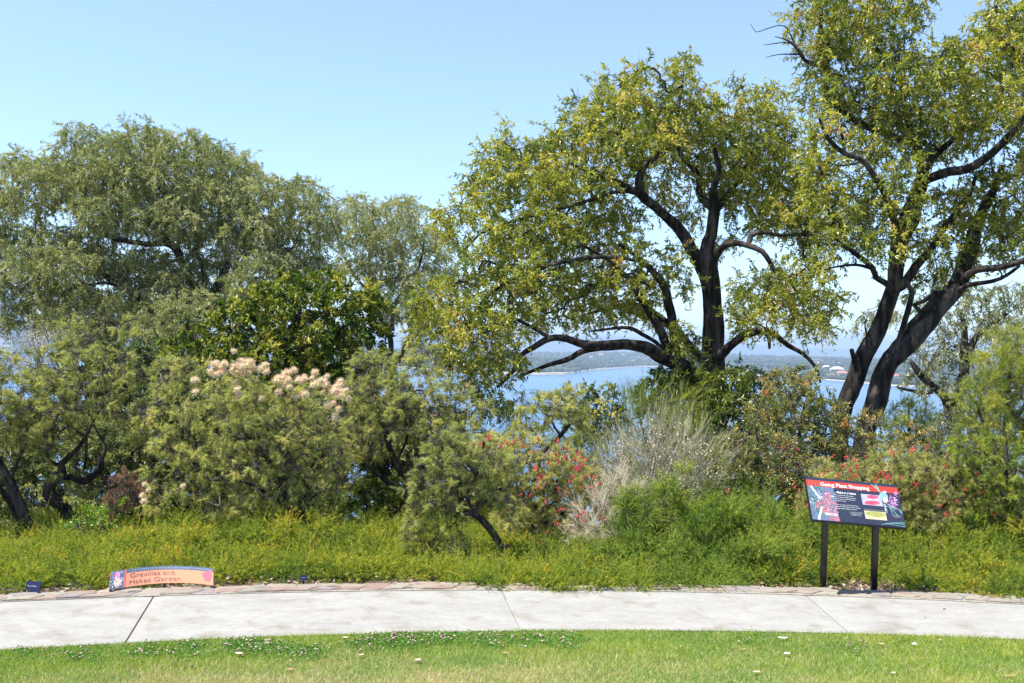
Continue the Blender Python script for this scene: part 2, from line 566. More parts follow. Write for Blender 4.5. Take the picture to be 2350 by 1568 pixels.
i, j = np.meshgrid(np.arange(len(xs) - 1), np.arange(len(ys) - 1), indexing='ij'); ny_ = len(ys)
mb.add(np.stack([X, Y, Z], -1).reshape(-1, 3), np.stack([i * ny_ + j, (i + 1) * ny_ + j, (i + 1) * ny_ + j + 1, i * ny_ + j + 1], -1).reshape(-1, 4))
tag(mb.obj('ground', M['mulch'], None, True), kind='structure')

# lawn soil with turf colour
m, nt, nd, lk, p = new_mat('turf')
n = noise(nd, lk, 1.3, 5); n2 = noise(nd, lk, 30, 6)
mx = nd.new('ShaderNodeMath'); mx.operation = 'ADD'; lk.new(n.outputs['Fac'], mx.inputs[0])
mm = nd.new('ShaderNodeMath'); mm.operation = 'MULTIPLY_ADD'; lk.new(n2.outputs['Fac'], mm.inputs[0]); mm.inputs[1].default_value = .6; mm.inputs[2].default_value = -.3
lk.new(mm.outputs[0], mx.inputs[1])
r = ramp(nd, [(.3, (.045, .085, .012)), (.5, (.10, .15, .025)), (.68, (.20, .17, .07))])
lk.new(mx.outputs[0], r.inputs[0]); lk.new(r.outputs[0], p.inputs['Base Color']); p.inputs['Roughness'].default_value = .9
M['turf'] = m
xs = np.concatenate([[-60, -20], XS, [20, 60]])
yn = np.concatenate([[YNEAR[0] - 6, YNEAR[0] - 2], YNEAR, [YNEAR[-1] - 2, YNEAR[-1] - 6]])
sheet('lawn', xs, np.full(len(xs), -40.0), yn - .01, lambda X, Y: 0 * X + .022, M['turf'], ny_=30)

# concrete path: four pours with open joints, tooled edges
m, nt, nd, lk, p = new_mat('concrete')
n1 = noise(nd, lk, 1.6, 8, stretch=(1, 2.5, 1), rough=.65)
n2 = noise(nd, lk, 44, 9, stretch=(.4, 1.6, 1), rough=.85)
r1 = ramp(nd, [(.28, (.232, .225, .207)), (.5, (.274, .268, .252)), (.72, (.308, .303, .288))])
r2 = ramp(nd, [(.30, (.50, .46, .38)), (.45, (.88, .86, .82)), (.6, (1.06, 1.06, 1.05))])
lk.new(n1.outputs['Fac'], r1.inputs[0]); lk.new(n2.outputs['Fac'], r2.inputs[0])
mu = nd.new('ShaderNodeMix'); mu.data_type = 'RGBA'; mu.blend_type = 'MULTIPLY'; mu.inputs[0].default_value = 1
lk.new(r1.outputs[0], mu.inputs[6]); lk.new(r2.outputs[0], mu.inputs[7])
n3 = noise(nd, lk, 3.1, 6, rough=.6); r3 = ramp(nd, [(.33, (.80, .76, .68)), (.47, (1, 1, 1))])
lk.new(n3.outputs['Fac'], r3.inputs[0])
mu2 = nd.new('ShaderNodeMix'); mu2.data_type = 'RGBA'; mu2.blend_type = 'MULTIPLY'; mu2.inputs[0].default_value = 1
lk.new(mu.outputs[2], mu2.inputs[6]); lk.new(r3.outputs[0], mu2.inputs[7])
lk.new(mu2.outputs[2], p.inputs['Base Color']); p.inputs['Roughness'].default_value = .9
b = nd.new('ShaderNodeBump'); b.inputs['Strength'].default_value = .35; b.inputs['Distance'].default_value = .006
lk.new(n2.outputs['Fac'], b.inputs['Height']); lk.new(b.outputs[0], p.inputs['Normal'])
M['concrete'] = m
joints = []
for (ua, va, ub, vb, gap) in ((354, 1367, 286, 1475, .016), (1150, 1356, 1195, 1445, .005), (1850, 1366, 1952, 1454, .008)):
    joints.append((G(ua, va, .035), G(ub, vb, .035), gap))
bounds = [(-7, -7)] + [(a[0], c[0]) for a, c, g in joints] + [(7, 7)]
gaps = [0] + [g for *_, g in joints] + [0]
mb = MB()
ZP = .035
for k in range(4):
    xa0, xb0 = bounds[k][0] + gaps[k] / 2, bounds[k][1] + gaps[k] / 2
    xa1, xb1 = bounds[k + 1][0] - gaps[k + 1] / 2, bounds[k + 1][1] - gaps[k + 1] / 2
    ns = 40
    s = np.linspace(0, 1, ns)
    xf = xa0 + (xa1 - xa0) * s; xn = xb0 + (xb1 - xb0) * s
    rows = []
    bv = .012
    ts = [0, 0, bv, .5, 1 - bv, 1, 1]; zs = [-.05, ZP - .008, ZP, ZP, ZP, ZP - .008, -.05]
    for t, z in zip(ts, zs):
        x = xn + (xf - xn) * t
        y = ny(xn) + (fy(xf) - ny(xn)) * t
        # round the ends over slightly
        zz = np.full(ns, z); zz[[0, -1]] -= .006 if z > 0 else 0
        rows.append(np.stack([x, y, zz], -1))
    V = np.stack(rows, 1)
    nr = len(ts)
    i, j = np.meshgrid(np.arange(ns - 1), np.arange(nr - 1), indexing='ij')
    f = np.stack([i * nr + j, (i + 1) * nr + j, (i + 1) * nr + j + 1, i * nr + j + 1], -1).reshape(-1, 4)
    mb.add(V.reshape(-1, 3), f)
    for e in (0, ns - 1):
        q = V[e]
        low = np.array([[q[0][0], q[0][1], -.05], q[0], q[1], q[2], q[4], q[5], q[6]])
        a, b_ = q[2], q[4]
        mb.add([q[2] - [0, 0, 0], q[4], [q[4][0], q[4][1], -.05], [q[2][0], q[2][1], -.05]], [[0, 1, 2, 3]])
tag(mb.obj('path', M['concrete'], None, False), kind='structure')
mb = MB()
for a_, c_, g_ in joints:                       # grit and soil packed into the open joints
    w_ = g_ + .02
    mb.add([[c_[0] - w_, c_[1] + .02, .018], [c_[0] + w_, c_[1] + .02, .018], [a_[0] + w_, a_[1] - .01, .018], [a_[0] - w_, a_[1] - .01, .018]], [[0, 1, 2, 3]])
tag(mb.obj('path_joints', plain('joint_grit', (.17, .13, .09), .95, .1, .3, 60)), kind='structure')

# crazy-paved stone edging along the bed: irregular flat stones bedded in mortar
def stone_edging():
    r_ = np.random.default_rng(21)
    cols = [(0, (.21, .14, .11)), (.12, (.24, .18, .145)), (.35, (.25, .215, .16)), (.55, (.19, .17, .16)), (.8, (.27, .24, .18)), (1, (.20, .165, .155))]
    root = empty('stone_edging', (0, float(fy(0)) + .15, 0))
    tag(root, 'low edging of flat red, tan and grey stones between the path and the garden bed', 'edging')
    mb = MB()
    # irregular stones: cells of a jittered lattice, shrunk for the mortar joints
    nx_, nr_ = 62, 3
    gx = np.linspace(-6.8, 6.8, nx_)
    Gx = gx[:, None] + r_.normal(0, .045, (nx_, nr_)) + np.array([0, .1, 0.02])
    Gt = np.array([.02, .5, .98])[None] + r_.normal(0, .09, (nx_, nr_)) * np.array([.3, 1, .3])
    skip = r_.uniform(0, 1, nx_) < .3
    for i in range(nx_ - 1):
        cells = [(0, 2)] if skip[i] else [(0, 1), (1, 2)]
        for a_, b_ in cells:
            mids = [(i, k) for k in range(a_, b_ + 1)] + [(i + 1, k) for k in range(b_, a_ - 1, -1)]
            pts = []
            for q in range(len(mids)):
                p0 = np.array([Gx[mids[q]], Gt[mids[q]]]); p1 = np.array([Gx[mids[(q + 1) % len(mids)]], Gt[mids[(q + 1) % len(mids)]]])
                pts += [p0, (p0 + p1) / 2 + r_.normal(0, (.014, .05))]
            pts = np.array(pts); c0 = pts.mean(0)
            pts = c0 + (pts - c0) * r_.uniform(.90, .96)
            P = np.stack([pts[:, 0], fy(pts[:, 0]) + .012 + (EDGE - .01) * np.clip(pts[:, 1], .01, 1.04), np.zeros(len(pts))], -1)
            n_ = len(P); c = P.mean(0)
            zt = .047 + r_.uniform(0, .012)
            top = P.copy(); top[:, 2] = zt - .008 + r_.normal(0, .003, n_)
            inn = c + (P - c) * .86; inn[:, 2] = zt + r_.normal(0, .003, n_)
            bot = P.copy(); bot[:, 2] = -.03
            V = np.vstack([bot, top, inn, c * [1, 1, 0] + [0, 0, zt + .002]])
            k_ = np.arange(n_); k2 = (k_ + 1) % n_
            f4 = np.vstack([np.stack([k_, k2, n_ + k2, n_ + k_], -1), np.stack([n_ + k_, n_ + k2, 2 * n_ + k2, 2 * n_ + k_], -1)])
            tt = r_.uniform(0, 1)
            mb.add(V, f4, tt)
            mb.add(V[2 * n_:], np.stack([k_, k2, np.full(n_, n_)], -1), tt)
    sm = tint_mat('edging_stone', cols, .85, .3, .5)
    mb.obj('paving_stones', sm, root)
    mo = MB()
    xs_ = np.linspace(-6.9, 6.9, 100)
    rows = [np.stack([xs_, fy(xs_) + .008 + EDGE * t, np.full(100, z)], -1) for t, z in ((0, -.05), (0, .036), (.1, .043), (.9, .043), (1.0, .03), (1.05, -.05))]
    V = np.stack(rows, 1); nr = len(rows)
    i, j = np.meshgrid(np.arange(99), np.arange(nr - 1), indexing='ij')
    mo.add(V.reshape(-1, 3), np.stack([i * nr + j, (i + 1) * nr + j, (i + 1) * nr + j + 1, i * nr + j + 1], -1).reshape(-1, 4))
    mo.obj('mortar', plain('mortar', (.25, .225, .18), .95, .2, .25, 30), root)


stone_edging()

# river
m, nt, nd, lk, p = new_mat('river_water')
p.inputs['Base Color'].default_value = (.035, .13, .27, 1)
p.inputs['Roughness'].default_value = .22
p.inputs['IOR'].default_value = 1.33
n = noise(nd, lk, .12, 6, stretch=(1, .35, 1)); b = nd.new('ShaderNodeBump'); b.inputs['Strength'].default_value = .9; b.inputs['Distance'].default_value = 1.2
lk.new(n.outputs['Fac'], b.inputs['Height']); lk.new(b.outputs[0], p.inputs['Normal'])
n2 = noise(nd, lk, .0035, 4, stretch=(1, .25, 1)); r = ramp(nd, [(.4, (.03, .09, .19)), (.6, (.05, .125, .24))])
lk.new(n2.outputs['Fac'], r.inputs[0]); lk.new(r.outputs[0], p.inputs['Base Color'])
mb = MB(); mb.add([[-9000, 150, -60], [9000, 150, -60], [9000, 16500, -60], [-9000, 16500, -60]], [[0, 1, 2, 3]])
tag(mb.obj('river', m), kind='structure')

# far shore: land rising gently behind a curved sandy shoreline
SH = [(-900, 860), (-300, 850), (10, 837), (38, 812), (52, 808), (300, 818), (600, 832), (800, 841), (913, 843), (1060, 855), (1186, 858), (1233, 860), (1295, 860), (1333, 854), (1385, 848), (1471, 841),
      (1560, 843), (1650, 856), (1750, 863), (1852, 869), (1942, 876), (2035, 885), (2200, 893), (2400, 900), (3000, 925)]
us = np.arange(-900, 3001, 12.0)
vsh = np.interp(us, [a for a, _ in SH], [b for _, b in SH])
shore = np.array([G(u, v, -60.0) for u, v in zip(us, vsh)])


def land_h(inl, x, y):
    """height of the far land above the river, inl = metres inland"""
    base = 2 + 30 * (1 - np.exp(-inl / 420.0)) * (1 - .35 * np.clip(inl / 9000, 0, 1))
    return base * (.82 + .22 * np.sin(x * .0021 + y * .0012) + .12 * np.sin(y * .003 - x * .0007))


rings = np.array([0, 6, 30, 80, 160, 300, 500, 800, 1200, 1800, 2600, 3800, 5500, 8000, 11500])
dirv = norm(shore[:, :2])
LP = np.zeros((len(us), len(rings), 3))
for k, d in enumerate(rings):
    xy = shore[:, :2] + dirv * d
    LP[:, k, :2] = xy
    LP[:, k, 2] = -60.2 + land_h(d, xy[:, 0], xy[:, 1]) * min(1, d / 6)
nr = len(rings)
m = plain('far_land', (.075, .085, .055), .95, .1, .4, .012)
mb = MB(); i, j = np.meshgrid(np.arange(len(us) - 1), np.arange(nr - 1), indexing='ij')
mb.add(LP.reshape(-1, 3), np.stack([i * nr + j, (i + 1) * nr + j, (i + 1) * nr + j + 1, i * nr + j + 1], -1).reshape(-1, 4))
tag(mb.obj('far_shore', m, None, True), kind='structure')
# sand along the water
mb = MB()
wd = np.interp(us, [-900, 52, 900, 1150, 1233, 1400, 1480, 1560, 1900], [26, 30, 14, 16, 26, 24, 14, 5, 4]) * (1 + .3 * np.sin(us * .07))
q0 = np.stack([*(shore[:, :2] - dirv * 3).T, np.full(len(us), -59.7)], -1)
q1 = np.stack([*(shore[:, :2] + dirv * wd[:, None]).T, -59.6 + land_h(wd, *(shore[:, :2] + dirv * wd[:, None]).T) + .3], -1)
V = np.stack([q0, q1], 1)
i = np.arange(len(us) - 1)
mb.add(V.reshape(-1, 3), np.stack([2 * i, 2 * i + 2, 2 * i + 3, 2 * i + 1], -1))
tag(mb.obj('beach', plain('sand', (.42, .36, .28), .95, .2, .15, .05)), kind='structure')

# woodland on the far shore, thousands of crowns that read as one mass
def lump():
    t = (1 + 5 ** .5) / 2
    v = norm(np.array([[-1, t, 0], [1, t, 0], [-1, -t, 0], [1, -t, 0], [0, -1, t], [0, 1, t], [0, -1, -t], [0, 1, -t], [t, 0, -1], [t, 0, 1], [-t, 0, -1], [-t, 0, 1]], float))
    f = np.array([[0, 11, 5], [0, 5, 1], [0, 1, 7], [0, 7, 10], [0, 10, 11], [1, 5, 9], [5, 11, 4], [11, 10, 2], [10, 7, 6], [7, 1, 8], [3, 9, 4], [3, 4, 2], [3, 2, 6], [3, 6, 8], [3, 8, 9], [4, 9, 5], [2, 4, 11], [6, 2, 10], [8, 6, 7], [9, 8, 1]])
    return v, f


def subdiv(v, f):
    v = list(map(tuple, v)); cache = {}; out = []
    def mid(a, b):
        k = (min(a, b), max(a, b))
        if k not in cache:
            q = np.array(v[a]) + np.array(v[b]); q /= np.linalg.norm(q); v.append(tuple(q)); cache[k] = len(v) - 1
        return cache[k]
    for a, b, c in f:
        x, y, z = mid(a, b), mid(b, c), mid(c, a)
        out += [[a, x, z], [b, y, x], [c, z, y], [x, y, z]]
    return np.array(v), np.array(out)


LV, LF = lump()
rng = np.random.default_rng(3)
NT = 9000
uu = rng.uniform(-150, 2500, NT)
inl = 18 + rng.uniform(0, 1, NT) ** 2.0 * 3200
# denser wood on the point, clearings with houses to the right
wood = (uu > 850) & (uu < 1500)
keepm = np.where(wood, rng.uniform(0, 1, NT) < .95, rng.uniform(0, 1, NT) < .6) | (inl > 600)
uu, inl = uu[keepm], inl[keepm]
sx = np.stack([np.interp(uu, us, shore[:, k]) for k in range(2)], -1)
dv = norm(sx)
xy = sx + dv * (inl + np.interp(uu, us, wd))[:, None]
zb = -60.2 + land_h(inl, xy[:, 0], xy[:, 1])
hh = rng.uniform(3.5, 8.5, len(uu)) * np.where(inl > 900, 1.25, 1)
sc = np.stack([hh * rng.uniform(.7, 1.5, len(uu)), hh * rng.uniform(.7, 1.3, len(uu)), hh * rng.uniform(.7, 1.0, len(uu))], -1)
V = np.stack([xy[:, 0], xy[:, 1], zb + hh * .6], -1)[:, None] + LV[None] * sc[:, None] * rng.uniform(.7, 1.25, (len(uu), 12, 1))
f = (np.arange(len(uu)) * 12)[:, None, None] + LF[None]
mb = MB(); mb.add(V.reshape(-1, 3), f.reshape(-1, 3), np.repeat(rng.uniform(0, 1, len(uu)), 12))
tag(mb.obj('far_woodland', tint_mat('far_foliage', [(0, (.020, .034, .016)), (1, (.075, .09, .04))], .9, .1)), 'dark hazy woodland covering the far river bank behind the beach', 'woodland', kind='stuff')

# hills on the horizon
hu = np.arange(-1200, 3600, 40.0)
hp = np.interp(hu, [-1200, 0, 400, 800, 1000, 1150, 1260, 1400, 1500, 1640, 1800, 2000, 2300, 3600], [22, 24, 26, 24, 26, 29, 27, 29, 22, 20, 11, 5, 4, 3]) + 1.5 * np.sin(hu * .013) + 1.0 * np.sin(hu * .037 + 1)
rows = []
for dd, fr in ((12600, 0), (13300, .45), (14200, 1.0), (15200, .7), (16300, .0)):
    a = (hu - UC) / F
    z = CZ + (hp / F) * 14200
    rows.append(np.stack([a * dd, np.full(len(hu), dd), -62 + (z + 62) * fr + 9 * fr * np.sin(hu * .05 + dd)], -1))
V = np.stack(rows, 1); nr = 5
mb = MB(); i, j = np.meshgrid(np.arange(len(hu) - 1), np.arange(nr - 1), indexing='ij')
mb.add(V.reshape(-1, 3), np.stack([i * nr + j, (i + 1) * nr + j, (i + 1) * nr + j + 1, i * nr + j + 1], -1).reshape(-1, 4))
tag(mb.obj('hills', plain('hill', (.06, .075, .05), .95, .1, .3, .004), None, True), kind='structure')

# far houses and blocks, one object each
M['far_white'] = plain('far_white_wall', (.62, .60, .56), .8)
M['far_tile'] = plain('far_red_tile', (.42, .16, .09), .8)
M['far_grey'] = plain('far_grey_roof', (.42, .43, .45), .7)
M['far_glass'] = plain('far_window', (.06, .08, .11), .25, .6)


def far_house(u, v, w, h, roof, label, cat='house', flat=False, D=None, name='far_house'):
    """a gabled or flat building seated on the far land where the sight line (u, v) meets it"""
    a = (u - UC) / F
    if D is None:
        k = int(np.argmin(abs(us - u)))
        best = None
        for d in np.arange(30, 4500, 15):
            xy_ = shore[k, :2] + dirv[k] * d
            z = -60.2 + float(land_h(np.array(d), *xy_))
            uvv = VH - ((z - CZ) / xy_[1] - a * math.sin(ROLL)) * F
            if best is None or abs(uvv - v) < best[0]:
                best = (abs(uvv - v), xy_, z)
        xy_, z = best[1], best[2]
    else:
        xy_, z = np.array([a * D, D]), W(u, v, D)[2]
    root = empty(name, (xy_[0], xy_[1], z)); tag(root, label, cat)
    c = np.array([xy_[0], xy_[1], z])
    dep = w * .8
    mb = MB(); mb.box(c + [0, 0, h / 2 - 3], (w, dep, h + 6)); mb.obj('wall', M['far_white'], root)
    if flat:
        mb = MB(); mb.box(c + [0, 0, h + .4], (w * 1.06, dep * 1.06, .8)); mb.obj('roof', roof, root)
        nw = min(7, max(2, int(w / 5))); nf = min(8, max(1, int(h / 3.6)))
        for f_ in range(nf):
            for q in range(nw):
                mb = MB(); mb.box(c + [(q + .5) / nw * w - w / 2, -dep / 2 - .02, (f_ + .55) * h / nf], (w / nw * .62, .1, h / nf * .5))
                mb.obj('window', M['far_glass'], root)
    else:
        e = .6
        V = np.array([[-w / 2 - e, -dep / 2 - e, h], [w / 2 + e, -dep / 2 - e, h], [w / 2 + e, dep / 2 + e, h], [-w / 2 - e, dep / 2 + e, h], [-w / 4, 0, h + w * .22], [w / 4, 0, h + w * .22]]) + c
        mb = MB(); mb.add(V, [[0, 1, 5, 4], [2, 3, 4, 5]]); mb.add(V, [[1, 2, 5], [3, 0, 4]]); mb.add(V, [[3, 2, 1, 0]])
        mb.obj('roof', roof, root)
        for q in (-.3, .3):
            mb = MB(); mb.box(c + [q * w, -dep / 2 - .02, h * .5], (w * .18, .1, h * .4))
            mb.obj('window', M['far_glass'], root)
    return root


T_, G_, WH = M['far_tile'], M['far_grey'], M['far_white']
for args in (
    (1352, 822, 18, 6, T_, 'small red roofed house left of the long red roof on the wooded point'),
    (1383, 819, 34, 7, T_, 'long red tiled house highest on the wooded point, under the arching bough'),
    (1372, 828, 16, 5, WH, 'small white roofed house just below the long red tiled house on the wooded point'),
    (1432, 818, 20, 6, G_, 'grey roofed house between the long red roof and the pale low block on the point'),
    (1450, 832, 18, 5, T_, 'red roofed house in front of the pale low block near the end of the beach'),
    (1895, 846, 18, 5, WH, 'white roofed house at the left end of the far right bank'),
    (1925, 852, 30, 5, WH, 'wide white roofed house near the water beside the hanging branch tip'),
    (1938, 862, 24, 6, T_, 'red walled looking tiled house at the water line left of the leaning trunk'),
    (1908, 866, 16, 5, T_, 'smaller red roofed house at the water line under the hanging branch'),
    (1955, 845, 16, 5, WH, 'small white roofed house upslope just left of the leaning trunk'),
    (1880, 834, 20, 6, WH, 'pale house far back on the right bank between the marri base and the hanging branch'),
    (1918, 837, 18, 5, G_, 'grey roofed house far back on the right bank above the wide white roof'),
    (2052, 870, 22, 6, T_, 'red roofed house on the far bank right of the leaning trunks'),
):
    far_house(*args)
far_house(1462, 824, 46, 7, G_, 'pale low block with windows near the tip of the wooded point', 'building', True)
far_house(1868, 836, 30, 14, WH, 'white flat roofed block standing above the far houses on the right bank', 'building', True)
far_house(2, 828, 99, 103, WH, 'pale office block with dark windows on the far left bank behind bare twigs', 'building', True, 2600, 'office_block')
far_house(-30, 822, 128, 192, WH, 'tall city tower with a pale flat roof at the left edge above the office block', 'building', True, 2900, 'city_tower')

# ------------------------------------------------------------------ trees
def cr(x0, y0, sc, pts):
    """points measured in an enlarged crop of the photograph -> photo coordinates"""
    k = 2350 / 2600.0
    return [((x0 + q[0] / sc) * k, (y0 + q[1] / sc) * k, *q[2:]) for q in pts]


marri_limbs = [
    [(1626, 1075, 36), (1625, 1000, 31), (1628, 900, 28), (1633, 800, 26), (1632, 700, 25), (1624, 625, 24), (1619, 585, 22), (1632, 530, 19), (1638, 470, 16), (1636, 435, 11, -.2), (1650, 394, 8, -.4), (1640, 340, 5, -.5)],
    [(1622, 625, 21), (1594, 583, 18), (1558, 526, 17), (1516, 487, 15.5, -.2), (1473, 447, 14, -.4), (1474, 394, 10, -.5), (1497, 365, 9, -.5), (1540, 332, 8, -.4), (1552, 280, 5, -.4), (1565, 200, 3, -.3), (1572, 140, 2, -.3)],
    [(1473, 447, 12, -.4), (1420, 420, 8, -.7), (1360, 400, 6, -1), (1300, 370, 4, -1.2)],
    [(1637, 480, 13), (1608, 447, 11, .3), (1605, 405, 10, .5), (1572, 365, 8, .5), (1545, 330, 6, .4)],
    [(1637, 490, 11), (1669, 447, 9, .4), (1700, 400, 6, .7), (1730, 340, 4, .9), (1750, 290, 2.5, 1)],
    [(1628, 650, 13), (1634, 620, 12, -.2), (1651, 576, 11, -.4), (1676, 558, 10, -.6), (1716, 562, 9, -.8), (1748, 576, 8, -.9), (1766, 601, 7, -.9), (1779, 622, 6, -.9), (1810, 642, 5, -.9), (1835, 681, 3.5, -.9)],
    [(1716, 562, 8, -.8), (1735, 535, 7, -.6), (1801, 540, 6, -.4), (1840, 537, 4, -.2), (1880, 560, 2.5, 0)],
    [(1632, 840, 18), (1672, 798, 11, -.5), (1707, 771, 10, -.8), (1752, 757, 8.5, -1), (1776, 763, 7, -1), (1810, 791, 6, -1), (1845, 812, 5, -1), (1873, 843, 4, -1), (1883, 878, 2.5, -1)],
    [(1752, 757, 6, -1), (1764, 775, 5, -1), (1766, 800, 3, -1.1)],
    [(1625, 880, 22), (1590, 862, 19, -.4), (1558, 840, 18, -.7), (1517, 819, 16.5, -1), (1482, 800, 15, -1.3), (1437, 793, 13.5, -1.5), (1385, 796, 12, -1.7), (1344, 793, 10, -1.8), (1302, 780, 8.5, -1.9), (1264, 777, 8, -2), (1223, 798, 7, -2), (1195, 816, 6.5, -2), (1181, 847, 6, -2), (1143, 888, 4, -2)],
    [(1385, 796, 9, -1.7), (1337, 806, 8, -1.6), (1299, 826, 7, -1.6), (1247, 843, 5, -1.6), (1195, 862, 3.5, -1.5)],
    [(1600, 900, 16), (1566, 850, 14, -.2), (1555, 802, 13, -.3), (1541, 736, 12, -.4), (1530, 673, 10.5, -.5), (1503, 629, 8.5, -.6), (1471, 597, 6, -.7), (1420, 560, 4, -.9)],
    [(1590, 900, 16), (1556, 850, 13, -.5), (1537, 809, 12, -.7), (1517, 767, 11, -.8), (1489, 715, 10, -1), (1465, 677, 9, -1.1), (1448, 646, 7, -1.2), (1400, 600, 5, -1.3), (1330, 560, 4, -1.5)],
    [(1612, 830, 11, .5), (1565, 774, 10, .7), (1530, 743, 9.5, .8), (1499, 722, 9, .9), (1454, 701, 8, 1), (1403, 705, 6, 1), (1350, 720, 4, 1)],
    [(1525, 812, 7, -1), (1507, 788, 5, -1), (1471, 767, 5, -1), (1437, 753, 4.5, -1.2), (1357, 760, 3, -1.4)],
    [(1264, 777, 6, -2), (1200, 740, 4.5, -2.1), (1140, 720, 4, -2.1), (1090, 712, 4, -2.1)],
    [(1030, 850, 3, -2.2), (1059, 787, 4.5, -2.2), (1075, 749, 5, -2.2), (1097, 708, 5, -2.2), (1129, 670, 4.5, -2.1), (1200, 630, 5, -2), (1300, 600, 6, -1.8), (1400, 590, 6, -1.4), (1465, 600, 6, -.8)],
    [(1050, 587, 3, -1.6), (1081, 559, 4, -1.6), (1110, 533, 4, -1.6), (1200, 500, 5, -1.4), (1320, 470, 6, -1), (1420, 440, 7, -.6), (1470, 445, 8, -.4)],
]
marri_limbs = [[(q[0], q[1], q[2] * (.9 if q[1] > 620 else .74), *q[3:]) for q in l] for l in marri_limbs]
marri_blobs = [
    (1570, 140, 24, 34), (1550, 185, 40, 30), (1478, 195, 62, 45), (1400, 215, 42, 40), (1330, 245, 30, 25), (1345, 275, 60, 30),
    (1440, 270, 95, 55, .3), (1560, 260, 85, 55, .3), (1680, 270, 90, 55, .5), (1760, 250, 40, 50, .6), (1400, 345, 90, 50, -.3), (1545, 325, 60, 34, 1.0), (1690, 340, 110, 70, .6), (1790, 330, 50, 60, .6),
    (1300, 330, 60, 40), (1240, 355, 80, 45), (1160, 320, 26, 25), (1150, 370, 70, 40), (1110, 410, 50, 35), (1210, 430, 110, 55, -.6), (1335, 425, 80, 50, -.3), (1110, 470, 55, 35, -1.3),
    (1240, 535, 115, 50, -.8), (1370, 530, 70, 60, .3), (1130, 550, 60, 45, -1.6), (1030, 510, 36, 30, -1.6), (1195, 635, 110, 45, -1.4), (1340, 645, 90, 50, -.6),
    (1070, 640, 55, 40, -2), (1000, 690, 55, 40, -2.2), (965, 745, 35, 34, -2.2), (1100, 740, 100, 50, -2.2), (1230, 710, 80, 30, -1.4), (1340, 720, 60, 30, -.8), (1060, 810, 70, 30, -2.2), (1150, 820, 70, 35, -2), (1110, 870, 50, 40, -2), (1140, 920, 50, 30, -2),
    (1440, 620, 50, 50, -1), (1540, 600, 36, 30, -.5), (1760, 420, 100, 60, .7), (1850, 400, 50, 50, .6), (1800, 490, 90, 50, .3), (1870, 520, 60, 50, .1), (1700, 460, 40, 34, .6),
    (1780, 660, 90, 45, -.9), (1840, 640, 60, 70, -.8), (1740, 700, 60, 35, -1), (1850, 730, 70, 40, -1), (1900, 700, 36, 36, -1), (1720, 745, 40, 20, -1), (1660, 400, 40, 40, .8),
    (1480, 395, 44, 30, .5), (1560, 400, 44, 30, .6), (1620, 430, 34, 34, .5), (1425, 485, 44, 34, -.1), (1440, 560, 40, 34, -.5), (1590, 480, 24, 24, .6), (1500, 320, 50, 30, -.8), (1520, 450, 24, 24, .5), (1660, 560, 24, 24, .5), (1460, 690, 34, 34, -.6), (1405, 620, 44, 34, -.9), (1420, 700, 40, 24, .6), (1500, 660, 24, 30, .2),
    (1585, 650, 16, 30, -.5), (1540, 760, 26, 40, -.8), (1575, 790, 30, 30, -.3),
]
plant('marri_tree', 'spreading rough barked tree in the middle with a long bough arching over the river', 'tree', 18.0, marri_limbs, marri_blobs,
      M['marri'], M['bark'], 'leaf', .27, 1.6, k=8, Ls=.32, m=18, L=.080, Wd=.027, droop=.4, rt=.0042, tint=(.50, .22), spurs=1800, spurl=1.0, keep=.85, spread=1.4, out=.45, stemr=.0028, jit=.16)

